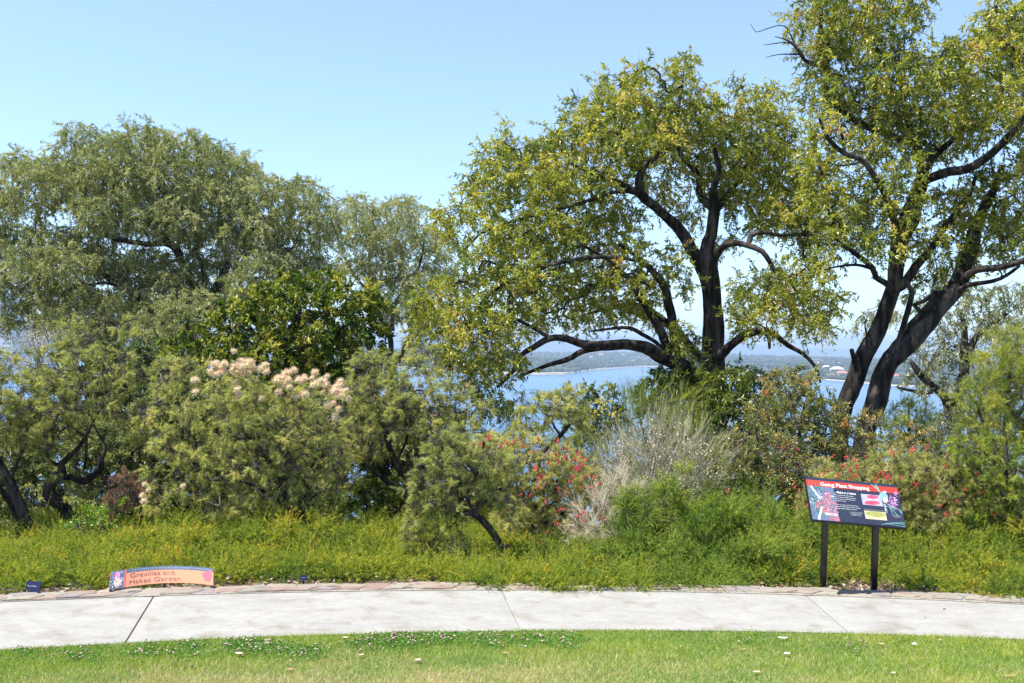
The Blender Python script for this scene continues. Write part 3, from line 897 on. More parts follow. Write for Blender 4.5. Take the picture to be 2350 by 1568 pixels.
lean_limbs = [
    [(1925, 1085, 27), (1928, 1027, 24), (1939, 940, 22), (1959, 885, 22), (1983, 819, 25), (2018, 757, 22), (2039, 698, 21), (2056, 656, 20), (2063, 594, 20), (2072, 542, 24), (2092, 505, 26), (2108, 450, 20), (2114, 393, 17), (2108, 350, 13), (2092, 322, 11, .2), (2078, 257, 8, .4), (2070, 200, 5, .5), (2080, 140, 3, .5)],
    [(1950, 1090, 30, -.3), (1973, 1040, 27, -.3), (1983, 975, 26, -.3), (2006, 916, 29, -.3), (2022, 854, 28, -.3), (2060, 802, 31, -.3), (2104, 757, 32, -.3), (2139, 715, 29, -.3), (2184, 663, 27, -.2), (2212, 618, 24, 0), (2232, 560, 20, .2), (2250, 500, 15, .4), (2280, 440, 10, .6), (2300, 380, 6, .6)],
    [(2112, 420, 15), (2146, 403, 14, -.3), (2182, 391, 13, -.5), (2218, 386, 12, -.7), (2264, 361, 11, -.9), (2296, 332, 10, -1), (2350, 275, 8, -1), (2400, 220, 5, -1)],
    [(2112, 410, 11), (2130, 380, 10, .2), (2140, 360, 9, .4), (2185, 322, 7, .6), (2230, 270, 5, .6), (2260, 200, 3, .6)],
    [(2095, 330, 9, .2), (2040, 310, 9, .3), (1970, 280, 9, .4), (1915, 240, 9, .5), (1898, 214, 9, .5), (1900, 154, 8, .5), (1886, 110, 6, .5), (1884, 50, 4, .4), (1890, -30, 3, .3)],
    [(1900, 160, 8, .5), (1872, 150, 7, .5), (1846, 138, 6, .5), (1828, 108, 5, .5), (1800, 90, 2, .5), (1778, 84, 1, .5)],
    [(1846, 138, 4, .5), (1815, 100, 2, .4), (1780, 100, 1.5, .4), (1752, 104, .8, .4)],
    [(1828, 108, 3, .5), (1800, 60, 1.6, .6), (1760, 66, 1.3, .6), (1735, 74, 1, .6), (1722, 55, .7, .6)],
    [(1835, 125, 3, .5), (1790, 125, 1.5, .3), (1758, 132, .8, .3)],
    [(2066, 560, 10, -.2), (2040, 470, 9, -.5), (2003, 404, 8, -.8), (1982, 370, 8, -.9), (1939, 354, 7, -.9), (1910, 329, 6, -.9), (1892, 304, 5, -.9), (1880, 270, 3, -.9)],
    [(1939, 354, 5, -.9), (1935, 320, 4, -.9), (1925, 290, 3, -.9)],
    [(1982, 370, 4, -.9), (1930, 380, 3, -1), (1890, 370, 2, -1)],
    [(2050, 672, 11, -.2), (2039, 655, 9, -.4), (2011, 639, 8, -.6), (2001, 615, 7.5, -.7), (1973, 591, 7, -.8), (1935, 566, 5, -.9), (1890, 560, 3, -.9)],
    [(2001, 617, 5, -.7), (1965, 608, 4, -.8), (1914, 613, 3, -.8), (1880, 625, 1.6, -.8)],
    [(2056, 665, 12), (2073, 656, 12, -.1), (2104, 611, 12, -.1), (2132, 577, 11, 0), (2160, 535, 10, .1), (2193, 490, 9, .1), (2225, 447, 6, .2), (2240, 400, 4, .2)],
    [(2180, 668, 12), (2212, 640, 11, -.4), (2239, 618, 10, -.6), (2295, 612, 9, -.8), (2350, 597, 8, -.9), (2420, 570, 5, -.9)],
    [(2160, 690, 9), (2215, 655, 7, -.5), (2270, 645, 6, -.7), (2310, 632, 5, -.8), (2340, 610, 4, -.8)],
    [(2050, 815, 12, -.3), (2059, 764, 9, -.4), (2077, 701, 8, -.5), (2083, 670, 7, -.5), (2076, 640, 4, -.5)],
    [(2125, 735, 9, -.2), (2090, 700, 6, -.4), (2115, 690, 6, -.5), (2140, 670, 7, -.3)],
    [(1968, 850, 10, -.2), (1960, 825, 7, -.25), (1954, 802, 6.5, -.3)],
    [(1985, 815, 5, -.2), (1990, 780, 2.5, -.2), (1985, 740, 1.6, -.2), (2000, 715, .8, -.2)],
]
lean_limbs = [[(q[0] + (8 if i in (1, 15, 16, 17, 18) and q[1] > 640 else 0), q[1], q[2] * .80, *q[3:]) for q in l] for i, l in enumerate(lean_limbs)]
lean_blobs = [
    (1870, 10, 60, 50, .4), (1960, 0, 80, 50, .5), (2050, 20, 60, 40, .5), (1890, 80, 50, 50, .4), (1960, 70, 80, 50, .5), (2040, 80, 50, 40, .5), (1875, 150, 30, 40, .4), (1950, 130, 60, 40, .5), (1900, 210, 45, 40, .3), (1960, 210, 60, 40, .5),
    (2085, 120, 40, 40, .3), (2070, 180, 90, 50, -.2), (2160, 160, 80, 50, -.2), (2240, 130, 80, 60, -.2), (2310, 80, 60, 70, 0), (2345, 30, 50, 60, 0), (2290, 30, 40, 34), (2320, 170, 60, 60, -.3), (2110, 250, 110, 40, .2), (2240, 240, 110, 60, -.5), (2330, 260, 50, 60, -.6),
    (2000, 270, 60, 40, .2), (1900, 300, 50, 36, -.5), (2010, 330, 60, 34, .2), (1870, 370, 30, 30, -.6), (2170, 310, 90, 34, .5), (2050, 400, 50, 36, -.5), (1960, 440, 60, 34, 0), (1900, 430, 40, 36, -.6), (2000, 500, 60, 34, .1), (1930, 500, 50, 36, -.6), (2050, 480, 40, 36, -.6),
    (2290, 420, 60, 60, .3), (2240, 470, 60, 50, .4), (2320, 500, 50, 50, .2), (2270, 545, 60, 36, .2), (2170, 460, 40, 34, .2), (2340, 410, 40, 60, 0), (2200, 545, 40, 40, .3), (2140, 620, 40, 36, .3), (2190, 600, 40, 40, .3), (2330, 560, 40, 30, -.6), (1940, 560, 50, 26, -.9), (2110, 540, 34, 30, -.3), (2010, 560, 36, 26, -.7),
    (2420, 100, 60, 120), (2420, 300, 60, 120), (2420, 480, 60, 100),
]
plant('leaning_tree', 'tall dark twin trunked tree leaning right, standing behind the information board', 'tree', 16.0, lean_limbs, lean_blobs,
      M['marri'], M['bark'], 'leaf', .265, 1.5, k=8, Ls=.31, m=18, L=.080, Wd=.026, droop=.45, rt=.0042, tint=(.47, .22), spurs=2400, spurl=1.0, keep=1.15, spread=1.4, out=.45, stemr=.0028, jit=.16)

weep_limbs = [
    [(410, 1010, 24), (405, 900, 22), (392, 800, 20), (376, 764, 17), (343, 702, 13), (282, 662, 10), (210, 613, 8), (173, 577, 6), (140, 540, 4)],
    [(405, 830, 16), (430, 740, 15), (456, 694, 14), (424, 621, 12), (395, 565, 11), (331, 560, 9), (258, 545, 8), (194, 508, 8), (173, 476, 6), (173, 440, 4)],
    [(445, 720, 14), (496, 662, 12), (523, 600, 10), (510, 560, 8), (505, 520, 6), (515, 470, 4)],
    [(500, 665, 11), (557, 601, 9), (577, 569, 7), (613, 525, 4), (640, 490, 3)],
    [(405, 580, 9), (375, 540, 7), (355, 524, 6), (320, 480, 4)],
    [(456, 694, 9), (470, 640, 8), (450, 560, 6), (460, 480, 4)],
    [(380, 770, 8), (340, 765, 7), (290, 775, 5), (240, 770, 3)],
    [(282, 662, 6), (240, 650, 5), (180, 660, 4), (120, 680, 3)],
]
weep_limbs = [[(q[0], q[1], q[2] * .7) for q in l] for l in weep_limbs]
weep_blobs = [
    (190, 310, 40, 26), (240, 330, 40, 30), (190, 350, 60, 34), (340, 310, 55, 24), (345, 350, 80, 36), (440, 345, 70, 36), (520, 375, 70, 34), (575, 395, 40, 30), (100, 385, 75, 28), (40, 395, 40, 28), (160, 420, 90, 40), (270, 410, 100, 45), (400, 420, 110, 45), (520, 450, 95, 45), (620, 445, 70, 34), (690, 440, 55, 30),
    (60, 470, 60, 45), (290, 480, 100, 40), (430, 510, 110, 45), (600, 520, 100, 45), (715, 520, 60, 50), (40, 560, 55, 45), (130, 560, 60, 36), (660, 600, 80, 50), (720, 610, 40, 50), (350, 600, 70, 30), (60, 640, 70, 40), (160, 680, 80, 36), (270, 700, 80, 36), (90, 720, 70, 34), (240, 760, 80, 34), (330, 750, 50, 40), (20, 690, 40, 60),
    (-40, 420, 50, 60), (-50, 560, 50, 90), (430, 640, 60, 30), (330, 630, 70, 34, 1.0), (250, 600, 60, 34, 1.2), (480, 600, 60, 34, 1.0), (180, 560, 60, 34, 1.0), (400, 690, 60, 34, 1.0), (520, 690, 50, 34, .8), (300, 690, 60, 34, -.6), (250, 530, 50, 26, .8), (560, 560, 40, 30), (300, 830, 60, 26), (420, 750, 50, 30), (450, 700, 60, 34, -1.8), (170, 600, 60, 30, -1.5), (570, 650, 60, 40, -1), (370, 730, 60, 34, -1.8), (180, 740, 60, 34, -1.5), (220, 490, 40, 30, -1.5), (90, 600, 50, 34, -1.5), (620, 600, 50, 30, -1),
]
plant('weeping_tree', 'broad grey green tree at the left with fine drooping leaves and dark spreading limbs', 'tree', 27.0, weep_limbs, weep_blobs,
      M['weep'], M['bark2'], 'leaf', .31, 2.2, k=10, Ls=.38, m=26, L=.085, Wd=.021, droop=.6, spread=1.4, out=.5, rt=.0045, tint=(.52, .22), spurs=400, keep=.8, jit=.16, stemr=.003)

plant('weeping_tree', 'smaller thin crowned grey green tree standing between the broad left tree and the middle tree', 'tree', 34.0,
      [[(905, 960, 7.7), (900, 850, 6.6), (895, 770, 6.1), (868, 720, 5.0), (853, 660, 4.4), (848, 590, 3.3), (850, 530, 1.7)], [(900, 760, 5.0), (905, 700, 3.9), (940, 650, 3.9), (965, 600, 2.8), (975, 540, 1.7)], [(915, 830, 4.4), (940, 770, 3.3), (975, 720, 2.8), (1010, 690, 1.7)], [(862, 690, 2.8), (820, 640, 2.2), (790, 590, 1.7)]],
      [(830, 480, 65, 26), (925, 480, 55, 30), (800, 530, 50, 40), (880, 550, 80, 42), (960, 540, 60, 36), (1010, 560, 50, 40), (800, 610, 40, 34), (870, 620, 60, 34), (950, 630, 70, 40), (1020, 630, 40, 40), (930, 700, 70, 40), (880, 690, 40, 26), (980, 740, 50, 50), (960, 800, 40, 40)],
      M['weep'], M['bark2'], 'leaf', .36, 2.0, k=10, Ls=.40, m=22, L=.095, Wd=.023, droop=.6, spread=1.4, out=.5, rt=.005, tint=(.6, .2), spurs=150, keep=.75, jit=.16, stemr=.003)

plant('gum_tree', 'grey green gum tree at the right edge behind the leaning trunks', 'tree', 25.0,
      [[(2190, 1010, 13), (2182, 950, 12), (2160, 905, 10), (2130, 880, 8), (2105, 850, 7), (2090, 830, 4)], [(2175, 950, 11), (2205, 880, 10), (2215, 820, 9), (2213, 760, 7), (2205, 710, 4)], [(2215, 830, 8), (2235, 780, 7), (2270, 750, 6), (2310, 720, 4)], [(2140, 900, 5), (2110, 900, 4), (2060, 890, 2)]],
      [(2215, 700, 70, 34), (2290, 680, 60, 34), (2345, 700, 50, 50), (2170, 740, 50, 34), (2260, 750, 70, 40), (2330, 780, 50, 44), (2190, 800, 50, 34), (2140, 810, 50, 34), (2260, 830, 60, 34), (2130, 870, 44, 30), (2200, 880, 50, 30), (2100, 700, 44, 26), (2030, 710, 34, 24), (2000, 740, 24, 20), (2150, 680, 40, 26), (2300, 870, 60, 40), (2250, 930, 60, 30), (2420, 760, 60, 90)],
      M['gum'], M['bark2'], 'leaf', .36, 1.7, k=6, Ls=.32, m=14, L=.12, Wd=.03, droop=.9, rt=.0055, tint=(.55, .22), spurs=200, keep=.85, jit=.16, stemr=.003)

# ------------------------------------------------------------------ shrubs
plant('round_shrub', 'dense dark green rounded shrub with glossy leaves behind the cream flowers', 'shrub', 17.0,
      [[(650, 1020, 12), (655, 900, 10), (660, 820, 8), (680, 740, 5), (700, 680, 3)], [(655, 880, 7), (580, 810, 5), (520, 760, 3)], [(658, 870, 7), (740, 800, 5), (800, 740, 3)]],
      [(725, 650, 44, 30), (660, 655, 40, 26), (600, 668, 34, 26), (700, 700, 70, 40), (780, 690, 40, 34), (840, 690, 44, 34), (590, 710, 50, 34), (545, 722, 40, 30), (640, 750, 70, 44), (740, 760, 70, 44), (840, 750, 50, 40), (500, 750, 44, 30), (450, 760, 26, 30), (410, 790, 34, 22), (540, 790, 70, 36), (480, 800, 50, 30), (650, 815, 90, 40), (770, 815, 70, 40), (850, 810, 44, 40), (885, 840, 26, 34), (620, 855, 110, 30), (780, 862, 90, 30), (670, 640, 24, 16), (855, 660, 20, 16), (760, 645, 20, 16)],
      M['glossy'], M['bark2'], 'leaf', .19, 1.3, k=5, Ls=.16, m=12, L=.085, Wd=.046, droop=.4, rt=.0035, tint=(.46, .25), keep=.8, shell=.7)

gk = dict(k=8, Ls=.095, m=50, L=.044, Wd=.0046, droop=.05, rt=.0028, tint=(.5, .2), shell=.7, jit=.2, sag=.16, twigm=M['twig'], spurs=1600, spurl=.35, knob=.22, stemr=.0016, out=.9, step=.08)
plant('grevillea', 'twisted grevillea at the left edge with a thick trunk bent into an S', 'shrub', 12.5,
      [cr(0, 780, 2.34, [(400, 1330, 13.4), (405, 1240, 13.4), (385, 1190, 14.0), (330, 1150, 14.0), (290, 1110, 12.3), (300, 1060, 11.2), (350, 1010, 9.5), (375, 980, 8.4), (370, 930, 6.7), (450, 850, 5.6), (510, 770, 5.0), (545, 700, 3.9), (600, 600, 2.2)]),
       cr(0, 780, 2.34, [(350, 1020, 7.3), (420, 1010, 7.3), (500, 1040, 7.8), (560, 1000, 7.8), (595, 960, 7.3), (600, 900, 6.2), (632, 830, 4.5), (590, 760, 3.4), (560, 700, 2.2)]),
       cr(0, 780, 2.34, [(375, 950, 3.9), (300, 910, 3.4), (250, 850, 2.8), (150, 810, 2.2), (60, 800, 1.1)]),
       cr(0, 780, 2.34, [(500, 960, 3.4), (512, 880, 3.4), (512, 790, 2.8), (520, 700, 1.7)]),
       cr(0, 780, 2.34, [(590, 990, 3.4), (650, 1030, 2.8), (720, 1070, 2.2), (800, 1120, 1.7)])],
      [(170, 770, 26, 34), (290, 765, 18, 30), (160, 815, 60, 34), (230, 830, 70, 34), (110, 860, 60, 34), (290, 870, 46, 34), (190, 880, 80, 36), (80, 920, 60, 34), (160, 940, 90, 36), (270, 930, 60, 36), (60, 985, 60, 26), (310, 980, 36, 30), (140, 1000, 60, 18), (150, 1090, 20, 12, -.2), (180, 1125, 26, 16, -.3), (115, 1040, 30, 12, -.2), (300, 1110, 26, 20)],
      M['grev'], M['bark'], 'needle', .15, .8, **{**gk, 'keep': .6, 'Ls': .11, 'spurs': 2600})
plant('grevillea', 'dark stemmed grevillea leaning in at the far left edge beside the bare mulch', 'shrub', 12.0,
      [[(99, 1275, 11), (84, 1240, 11), (66, 1205, 11), (50, 1161, 11), (24, 1106, 10), (0, 1060, 8), (-40, 1000, 6), (-60, 930, 4)], [(79, 1275, 6), (42, 1215, 6), (20, 1150, 6), (0, 1125, 6), (-40, 1080, 4)], [(24, 1106, 4), (40, 1060, 3), (60, 1020, 2)]],
      [(-30, 860, 60, 30), (10, 880, 50, 34), (-40, 930, 70, 40), (10, 950, 50, 34), (-30, 1000, 60, 30), (20, 820, 34, 20, .5), (50, 1010, 30, 14), (-120, 900, 70, 60), (-200, 960, 80, 70), (-150, 1060, 90, 60), (-280, 1040, 80, 80)],
      M['grev'], M['bark'], 'needle', .135, .7, **gk)
k2 = dict(gk, tint=(.56, .2))
cream, ccl = plant('grevillea', 'wide grevillea topped with a bank of cream and pink flower heads', 'shrub', 12.0,
      [cr(600, 850, 2.613, [(430, 1330, 9), (430, 1220, 8), (432, 1100, 8), (437, 1000, 7.5), (400, 900, 7), (340, 800, 6), (290, 750, 5), (240, 700, 4), (200, 600, 3)]),
       cr(600, 850, 2.613, [(415, 1220, 6), (330, 1080, 6), (240, 880, 6), (180, 780, 5), (100, 715, 5), (0, 680, 3), (-100, 640, 2)]),
       cr(600, 850, 2.613, [(435, 1010, 5), (480, 900, 4), (540, 800, 3), (560, 700, 2)]),
       cr(600, 850, 2.613, [(425, 1150, 4), (500, 1080, 4), (600, 1020, 3)]),
       cr(600, 850, 2.613, [(400, 1200, 4), (200, 1050, 4), (0, 960, 3), (-150, 940, 2)])],
      [(540, 900, 80, 34), (620, 900, 90, 36), (720, 930, 60, 34), (480, 950, 70, 40), (590, 970, 110, 44), (700, 1000, 90, 44), (410, 1010, 60, 40), (500, 1040, 100, 40), (620, 1060, 100, 40), (740, 1060, 60, 36), (390, 1090, 56, 34), (470, 1120, 80, 34), (600, 1130, 90, 30), (720, 1120, 70, 34), (380, 1150, 40, 26), (560, 1165, 90, 20), (420, 850, 50, 34, .6), (400, 890, 50, 30, .5), (360, 950, 40, 36, .3)],
      M['grev'], M['bark2'], 'needle', .15, .9, **{**k2, 'keep': .55, 'Ls': .11, 'spurs': 2600})
plant('grevillea', 'rounded grevillea right of the cream flowers with bare grey twigs low in its middle', 'shrub', 13.2,
      [[(960, 1260, 9), (950, 1180, 8), (930, 1100, 8), (900, 1040, 7), (880, 970, 6), (860, 900, 4)], [(940, 1130, 6), (1000, 1050, 5), (1040, 980, 4)], [(945, 1150, 6), (870, 1090, 5), (810, 1040, 3)], [(930, 1100, 5), (960, 1020, 4), (960, 940, 3)],
       [(910, 1060, 4), (935, 1000, 4), (925, 930, 3), (945, 880, 2)]],
      [(830, 830, 30, 30), (870, 830, 36, 26), (890, 870, 70, 34), (980, 870, 50, 34), (960, 820, 24, 14), (830, 900, 50, 30), (920, 920, 90, 40), (1030, 910, 60, 34), (850, 970, 70, 40), (970, 970, 90, 36), (1070, 960, 46, 34), (800, 1030, 46, 34), (1020, 1010, 60, 26), (850, 1030, 50, 24), (1100, 1000, 36, 24), (800, 1100, 40, 36), (1080, 1040, 44, 24), (1000, 800, 20, 14), (1110, 940, 30, 24)],
      M['grev'], M['bark2'], 'needle', .15, .9, **{**gk, 'keep': .6, 'Ls': .11, 'spurs': 3000, 'tint': (.52, .2)})
plant('grevillea', 'small forward grevillea with a leaning brown stem rising from the low hedge in the middle', 'shrub', 11.0,
      [cr(600, 850, 2.613, [(1760, 1440, 9), (1740, 1370, 9), (1680, 1280, 10), (1630, 1220, 9), (1570, 1185, 8), (1500, 1110, 6), (1490, 1020, 5), (1470, 900, 3)]),
       cr(600, 850, 2.613, [(1570, 1185, 6), (1640, 1110, 5), (1690, 1060, 4), (1760, 1020, 2.5)]),
       cr(600, 850, 2.613, [(1580, 1190, 5), (1530, 1070, 4), (1580, 960, 3), (1620, 860, 3), (1645, 710, 2)]),
       cr(600, 850, 2.613, [(1570, 1190, 6), (1490, 1185, 6), (1400, 1150, 4), (1330, 1100, 3)])],
      [(1000, 1030, 22, 30), (985, 1075, 40, 28), (960, 1120, 34, 34), (1050, 1060, 40, 30), (1100, 1050, 50, 24), (1020, 1110, 46, 30), (970, 1170, 40, 30), (1040, 1160, 40, 26), (1110, 1110, 36, 24), (1000, 1215, 40, 20), (950, 1210, 30, 20), (960, 1245, 40, 18), (1010, 1255, 44, 18), (1060, 1240, 30, 16), (1150, 1140, 30, 20), (1060, 1000, 40, 20), (1160, 1060, 30, 22), (1170, 1170, 24, 20)],
      M['grev'], M['bark2'], 'needle', .12, .4, **{**gk, 'Ls': .10, 'spurs': 900, 'tint': (.44, .2), 'keep': .55})
plant('grevillea', 'thin feathery grevillea branch standing against the river water above the red flowers', 'shrub', 12.6,
      [[(1200, 1190, 5), (1225, 1110, 5), (1240, 1048, 5), (1270, 1015, 4.5), (1299, 985, 4), (1305, 950, 3), (1290, 915, 2)], [(1285, 1000, 2.5), (1260, 960, 2), (1240, 940, 1.5)], [(1300, 984, 2.5), (1325, 960, 1.6)]],
      [(1265, 915, 34, 16), (1300, 905, 30, 16), (1330, 930, 24, 12), (1280, 945, 40, 18), (1320, 965, 34, 16), (1245, 975, 30, 14), (1200, 985, 36, 14), (1170, 1010, 36, 14), (1210, 940, 26, 10)],
      M['grev'], M['bark2'], 'needle', .11, .4, **{**gk, 'spurs': 200, 'tint': (.6, .18)})
redk = {**gk, 'tint': (.58, .2), 'spurs': 700, 'twigm': M['twig']}
red1, _ = plant('red_grevillea', 'grevillea covered with red flowers between the middle shrubs and the pale dry shrub', 'shrub', 12.2,
      [[(1255, 1270, 6), (1250, 1200, 5), (1240, 1130, 4), (1230, 1060, 3)], [(1252, 1230, 5), (1310, 1150, 4), (1340, 1080, 3)], [(1250, 1230, 4), (1190, 1180, 3), (1150, 1120, 2)], [(1245, 1160, 3), (1280, 1100, 2.5), (1290, 1050, 2)]],
      [(1130, 1025, 46, 22), (1200, 1035, 50, 30), (1270, 1045, 50, 30), (1330, 1080, 46, 34), (1230, 1095, 60, 36), (1160, 1080, 40, 30), (1310, 1130, 50, 36), (1230, 1150, 60, 34), (1180, 1190, 50, 34), (1280, 1190, 50, 34), (1320, 1180, 30, 30), (1220, 1225, 60, 20), (1360, 1120, 24, 20)],
      M['pale'], M['bark2'], 'needle', .12, .7, **redk)
red2, _ = plant('red_grevillea', 'spreading red flowered grevillea filling the bed behind the information board', 'shrub', 11.6,
      [[(2080, 1290, 6), (2075, 1220, 5), (2070, 1160, 4), (2060, 1110, 3)], [(2080, 1240, 5), (2150, 1170, 4), (2220, 1130, 3)], [(2078, 1240, 5), (1990, 1170, 4), (1920, 1110, 3)], [(2085, 1250, 4), (2200, 1200, 3), (2270, 1160, 2)]],
      [(1920, 1085, 50, 24), (1990, 1090, 50, 26), (2060, 1085, 50, 26), (2130, 1075, 46, 30), (2190, 1095, 40, 30), (1900, 1130, 40, 34), (2100, 1125, 60, 34), (2170, 1145, 60, 34), (2240, 1140, 50, 34), (2120, 1175, 60, 30), (2210, 1185, 60, 26), (1860, 1160, 30, 30), (1990, 1150, 60, 40), (2290, 1160, 40, 30), (2050, 1045, 40, 18), (2340, 1190, 40, 30)],
      M['pale'], M['bark2'], 'needle', .115, .7, **{**redk, 'tint': (.5, .2)})

# small leaved and broom-like plants under the trees
plant('underwood_shrub', 'very dark leafy regrowth crowding the base of the middle tree', 'shrub', 17.2,
      [[(1600, 1120, 6), (1598, 1040, 5), (1590, 960, 4), (1570, 890, 3)], [(1600, 1080, 5), (1660, 980, 4), (1690, 900, 3)], [(1600, 1060, 4), (1650, 940, 3), (1650, 860, 2)]],
      [(1540, 870, 50, 40), (1500, 905, 40, 34), (1600, 880, 60, 44), (1660, 870, 60, 40), (1720, 870, 50, 34), (1570, 940, 70, 44), (1660, 940, 80, 50), (1620, 1000, 90, 50), (1700, 1000, 60, 50), (1560, 1010, 50, 44), (1620, 1060, 70, 40), (1690, 1070, 60, 40), (1740, 930, 40, 40)],
      M['marri'], M['bark2'], 'leaf', .21, 1.2, k=5, Ls=.2, m=13, L=.10, Wd=.032, droop=.6, rt=.004, tint=(.14, .16), shell=.5, keep=1.6)
rk = dict(k=6, Ls=.17, m=18, L=.036, Wd=.019, droop=.1, rt=.0028, tint=(.52, .26), shell=.7, jit=.2, sag=.1, spurs=350, out=1.0, stemr=.002, twigm=M['twig'], step=.1)
plant('ruddy_shrub', 'tall shrub with small leaves and reddish tips left of the leaning trunks', 'shrub', 14.0,
      [[(1840, 1180, 6), (1838, 1090, 5), (1835, 1000, 4), (1850, 920, 3)], [(1838, 1080, 4), (1780, 980, 3), (1770, 900, 2)], [(1838, 1080, 4), (1890, 1000, 3), (1900, 950, 2)]],
      [(1790, 880, 34, 26), (1835, 870, 30, 24), (1770, 925, 50, 34), (1850, 925, 50, 30), (1900, 950, 36, 30), (1800, 975, 60, 36), (1870, 995, 60, 36), (1900, 1030, 30, 30), (1760, 1020, 44, 34), (1830, 1050, 60, 34), (1770, 1080, 50, 30), (1860, 1090, 40, 24)],
      M['ruddy'], M['bark2'], 'leaf', .15, .8, **{**rk, 'L': .055, 'Wd': .018})
plant('ruddy_shrub', 'loose twiggy shrub with tiny leaves between the dry pale shrub and the information board', 'shrub', 12.4,
      [[(1760, 1230, 4), (1750, 1150, 4), (1740, 1060, 3), (1735, 980, 2)], [(1755, 1180, 3), (1820, 1110, 3), (1850, 1050, 2)], [(1755, 1180, 3), (1690, 1110, 3), (1680, 1040, 2)], [(1765, 1200, 3), (1870, 1130, 2), (1920, 1080, 2)]],
      [(1735, 960, 20, 30), (1700, 1020, 36, 34), (1750, 1040, 44, 30), (1690, 1080, 40, 34), (1810, 1060, 44, 30), (1760, 1100, 60, 30), (1840, 1100, 50, 30), (1800, 1020, 24, 26), (1890, 1100, 34, 30), (1660, 1120, 36, 24)],
      M['ruddy'], M['twig'], 'leaf', .14, .6, **{**rk, 'tint': (.5, .28), 'spurs': 500})
plant('ruddy_shrub', 'wiry climbing sprays of tiny leaves in front of the leaning trunks', 'shrub', 13.6,
      [[(1990, 1180, 3), (1985, 1100, 2.5), (1975, 1040, 2), (1950, 990, 1.5)], [(1988, 1120, 2), (2020, 1050, 2), (2000, 980, 1.3), (2010, 955, 1)], [(1990, 1150, 2), (2060, 1080, 2), (2080, 1010, 1.5)], [(1988, 1110, 2), (1945, 1050, 2), (1930, 1000, 1)]],
      [(2005, 970, 24, 14), (1950, 985, 24, 24), (1985, 1010, 24, 16), (1935, 1020, 26, 24), (2050, 1010, 26, 16), (1965, 1060, 30, 26), (2080, 1040, 40, 26), (2040, 1060, 34, 24), (2110, 1000, 24, 24), (2120, 1060, 34, 20)],
      M['ruddy'], M['twigpale'], 'leaf', .13, .4, **{**rk, 'k': 5, 'tint': (.6, .26), 'spurs': 120})
bk = dict(k=9, Ls=.30, m=12, L=.20, Wd=.0042, droop=-.7, rt=.003, tint=(.55, .2), shell=.5, jit=.1, sag=.1, out=1.0, tuft=.35, stemr=.002, step=.1)
plant('broom_shrub', 'feathery bright green broom shrub with upright plumes below the middle tree', 'shrub', 14.6,
      [[(1500, 1150, 6), (1498, 1080, 5), (1480, 1000, 4), (1465, 950, 2)], [(1498, 1090, 4), (1545, 1010, 3), (1560, 950, 2)], [(1498, 1100, 4), (1440, 1030, 3), (1425, 970, 2)]],
      [(1470, 930, 30, 24), (1435, 950, 26, 24), (1500, 960, 30, 30), (1560, 940, 22, 34), (1555, 990, 30, 34), (1460, 1000, 50, 34), (1520, 1020, 50, 30), (1600, 1040, 26, 34), (1640, 1060, 24, 30), (1590, 1000, 20, 30)],
      M['broom'], M['twig'], 'needle', .17, .5, **bk)
plant('broom_shrub', 'dark weeping broom shrub in front of the river beside the red flowers', 'shrub', 14.0,
      [[(1340, 1170, 6), (1340, 1090, 5), (1335, 1020, 4), (1345, 960, 2)], [(1340, 1080, 4), (1300, 1010, 3), (1270, 980, 2)], [(1340, 1070, 4), (1390, 1000, 3), (1410, 960, 2)]],
      [(1300, 1020, 40, 34), (1360, 1010, 44, 40), (1410, 1030, 40, 40), (1330, 1070, 50, 34), (1400, 1080, 44, 30), (1270, 1050, 26, 24), (1200, 930, 18, 34, 1.2), (1180, 960, 20, 34, 1.2)],
      M['broom'], M['twig'], 'needle', .18, .5, **{**bk, 'droop': 1.0, 'tint': (.28, .16)})
yel, ycl = plant('yellow_flower_shrub', 'small leafy shrub with yellow flowers standing against the river', 'shrub', 14.3,
      [[(1370, 1120, 4), (1368, 1040, 3), (1366, 980, 2.5), (1372, 910, 1.5)], [(1368, 1020, 3), (1400, 960, 2), (1412, 880, 1)], [(1368, 1030, 2), (1340, 970, 2), (1338, 900, 1)]],
      [(1350, 905, 22, 20), (1400, 895, 14, 16), (1385, 935, 34, 24), (1345, 945, 28, 24), (1410, 960, 26, 24), (1375, 980, 44, 24), (1340, 1000, 30, 24)],
      M['glossy'], M['twig'], 'leaf', .14, .4, **{**rk, 'L': .05, 'Wd': .02, 'tint': (.52, .25), 'spurs': 60})
wk = dict(k=8, Ls=.32, m=16, L=.13, Wd=.0034, droop=-1.1, rt=.0018, shell=.4, jit=.08, sag=-.02, out=1.0, tuft=.35, stemr=.0013, step=.1, spurs=60)
dry, dcl = plant('dry_shrub', 'pale dry wispy shrub dotted with cream seed heads', 'shrub', 12.0,
      [[(1490, 1260, 4), (1488, 1180, 4), (1480, 1100, 3), (1470, 1030, 2)], [(1488, 1190, 3), (1530, 1090, 3), (1560, 1010, 2)], [(1488, 1200, 3), (1430, 1110, 2.5), (1400, 1050, 2)], [(1490, 1210, 3), (1570, 1120, 2), (1620, 1060, 1.5)], [(1488, 1150, 3), (1500, 1060, 2), (1520, 970, 1.4)],
       [(1480, 1230, 2), (1440, 1160, 2), (1420, 1090, 1.2)], [(1495, 1230, 2), (1540, 1150, 2), (1590, 1100, 1.2)]],
      [(1440, 1050, 30, 40), (1500, 1030, 30, 50), (1550, 1050, 30, 50), (1610, 1060, 24, 34), (1410, 1080, 26, 34), (1480, 1110, 50, 40), (1560, 1120, 44, 34), (1640, 1080, 20, 24), (1450, 1160, 50, 30), (1530, 1170, 60, 30), (1600, 1140, 30, 24), (1390, 1130, 24, 24)],
      M['straw'], M['twigpale'], 'needle', .15, .6, **{**wk, 'tint': (.30, .26)})
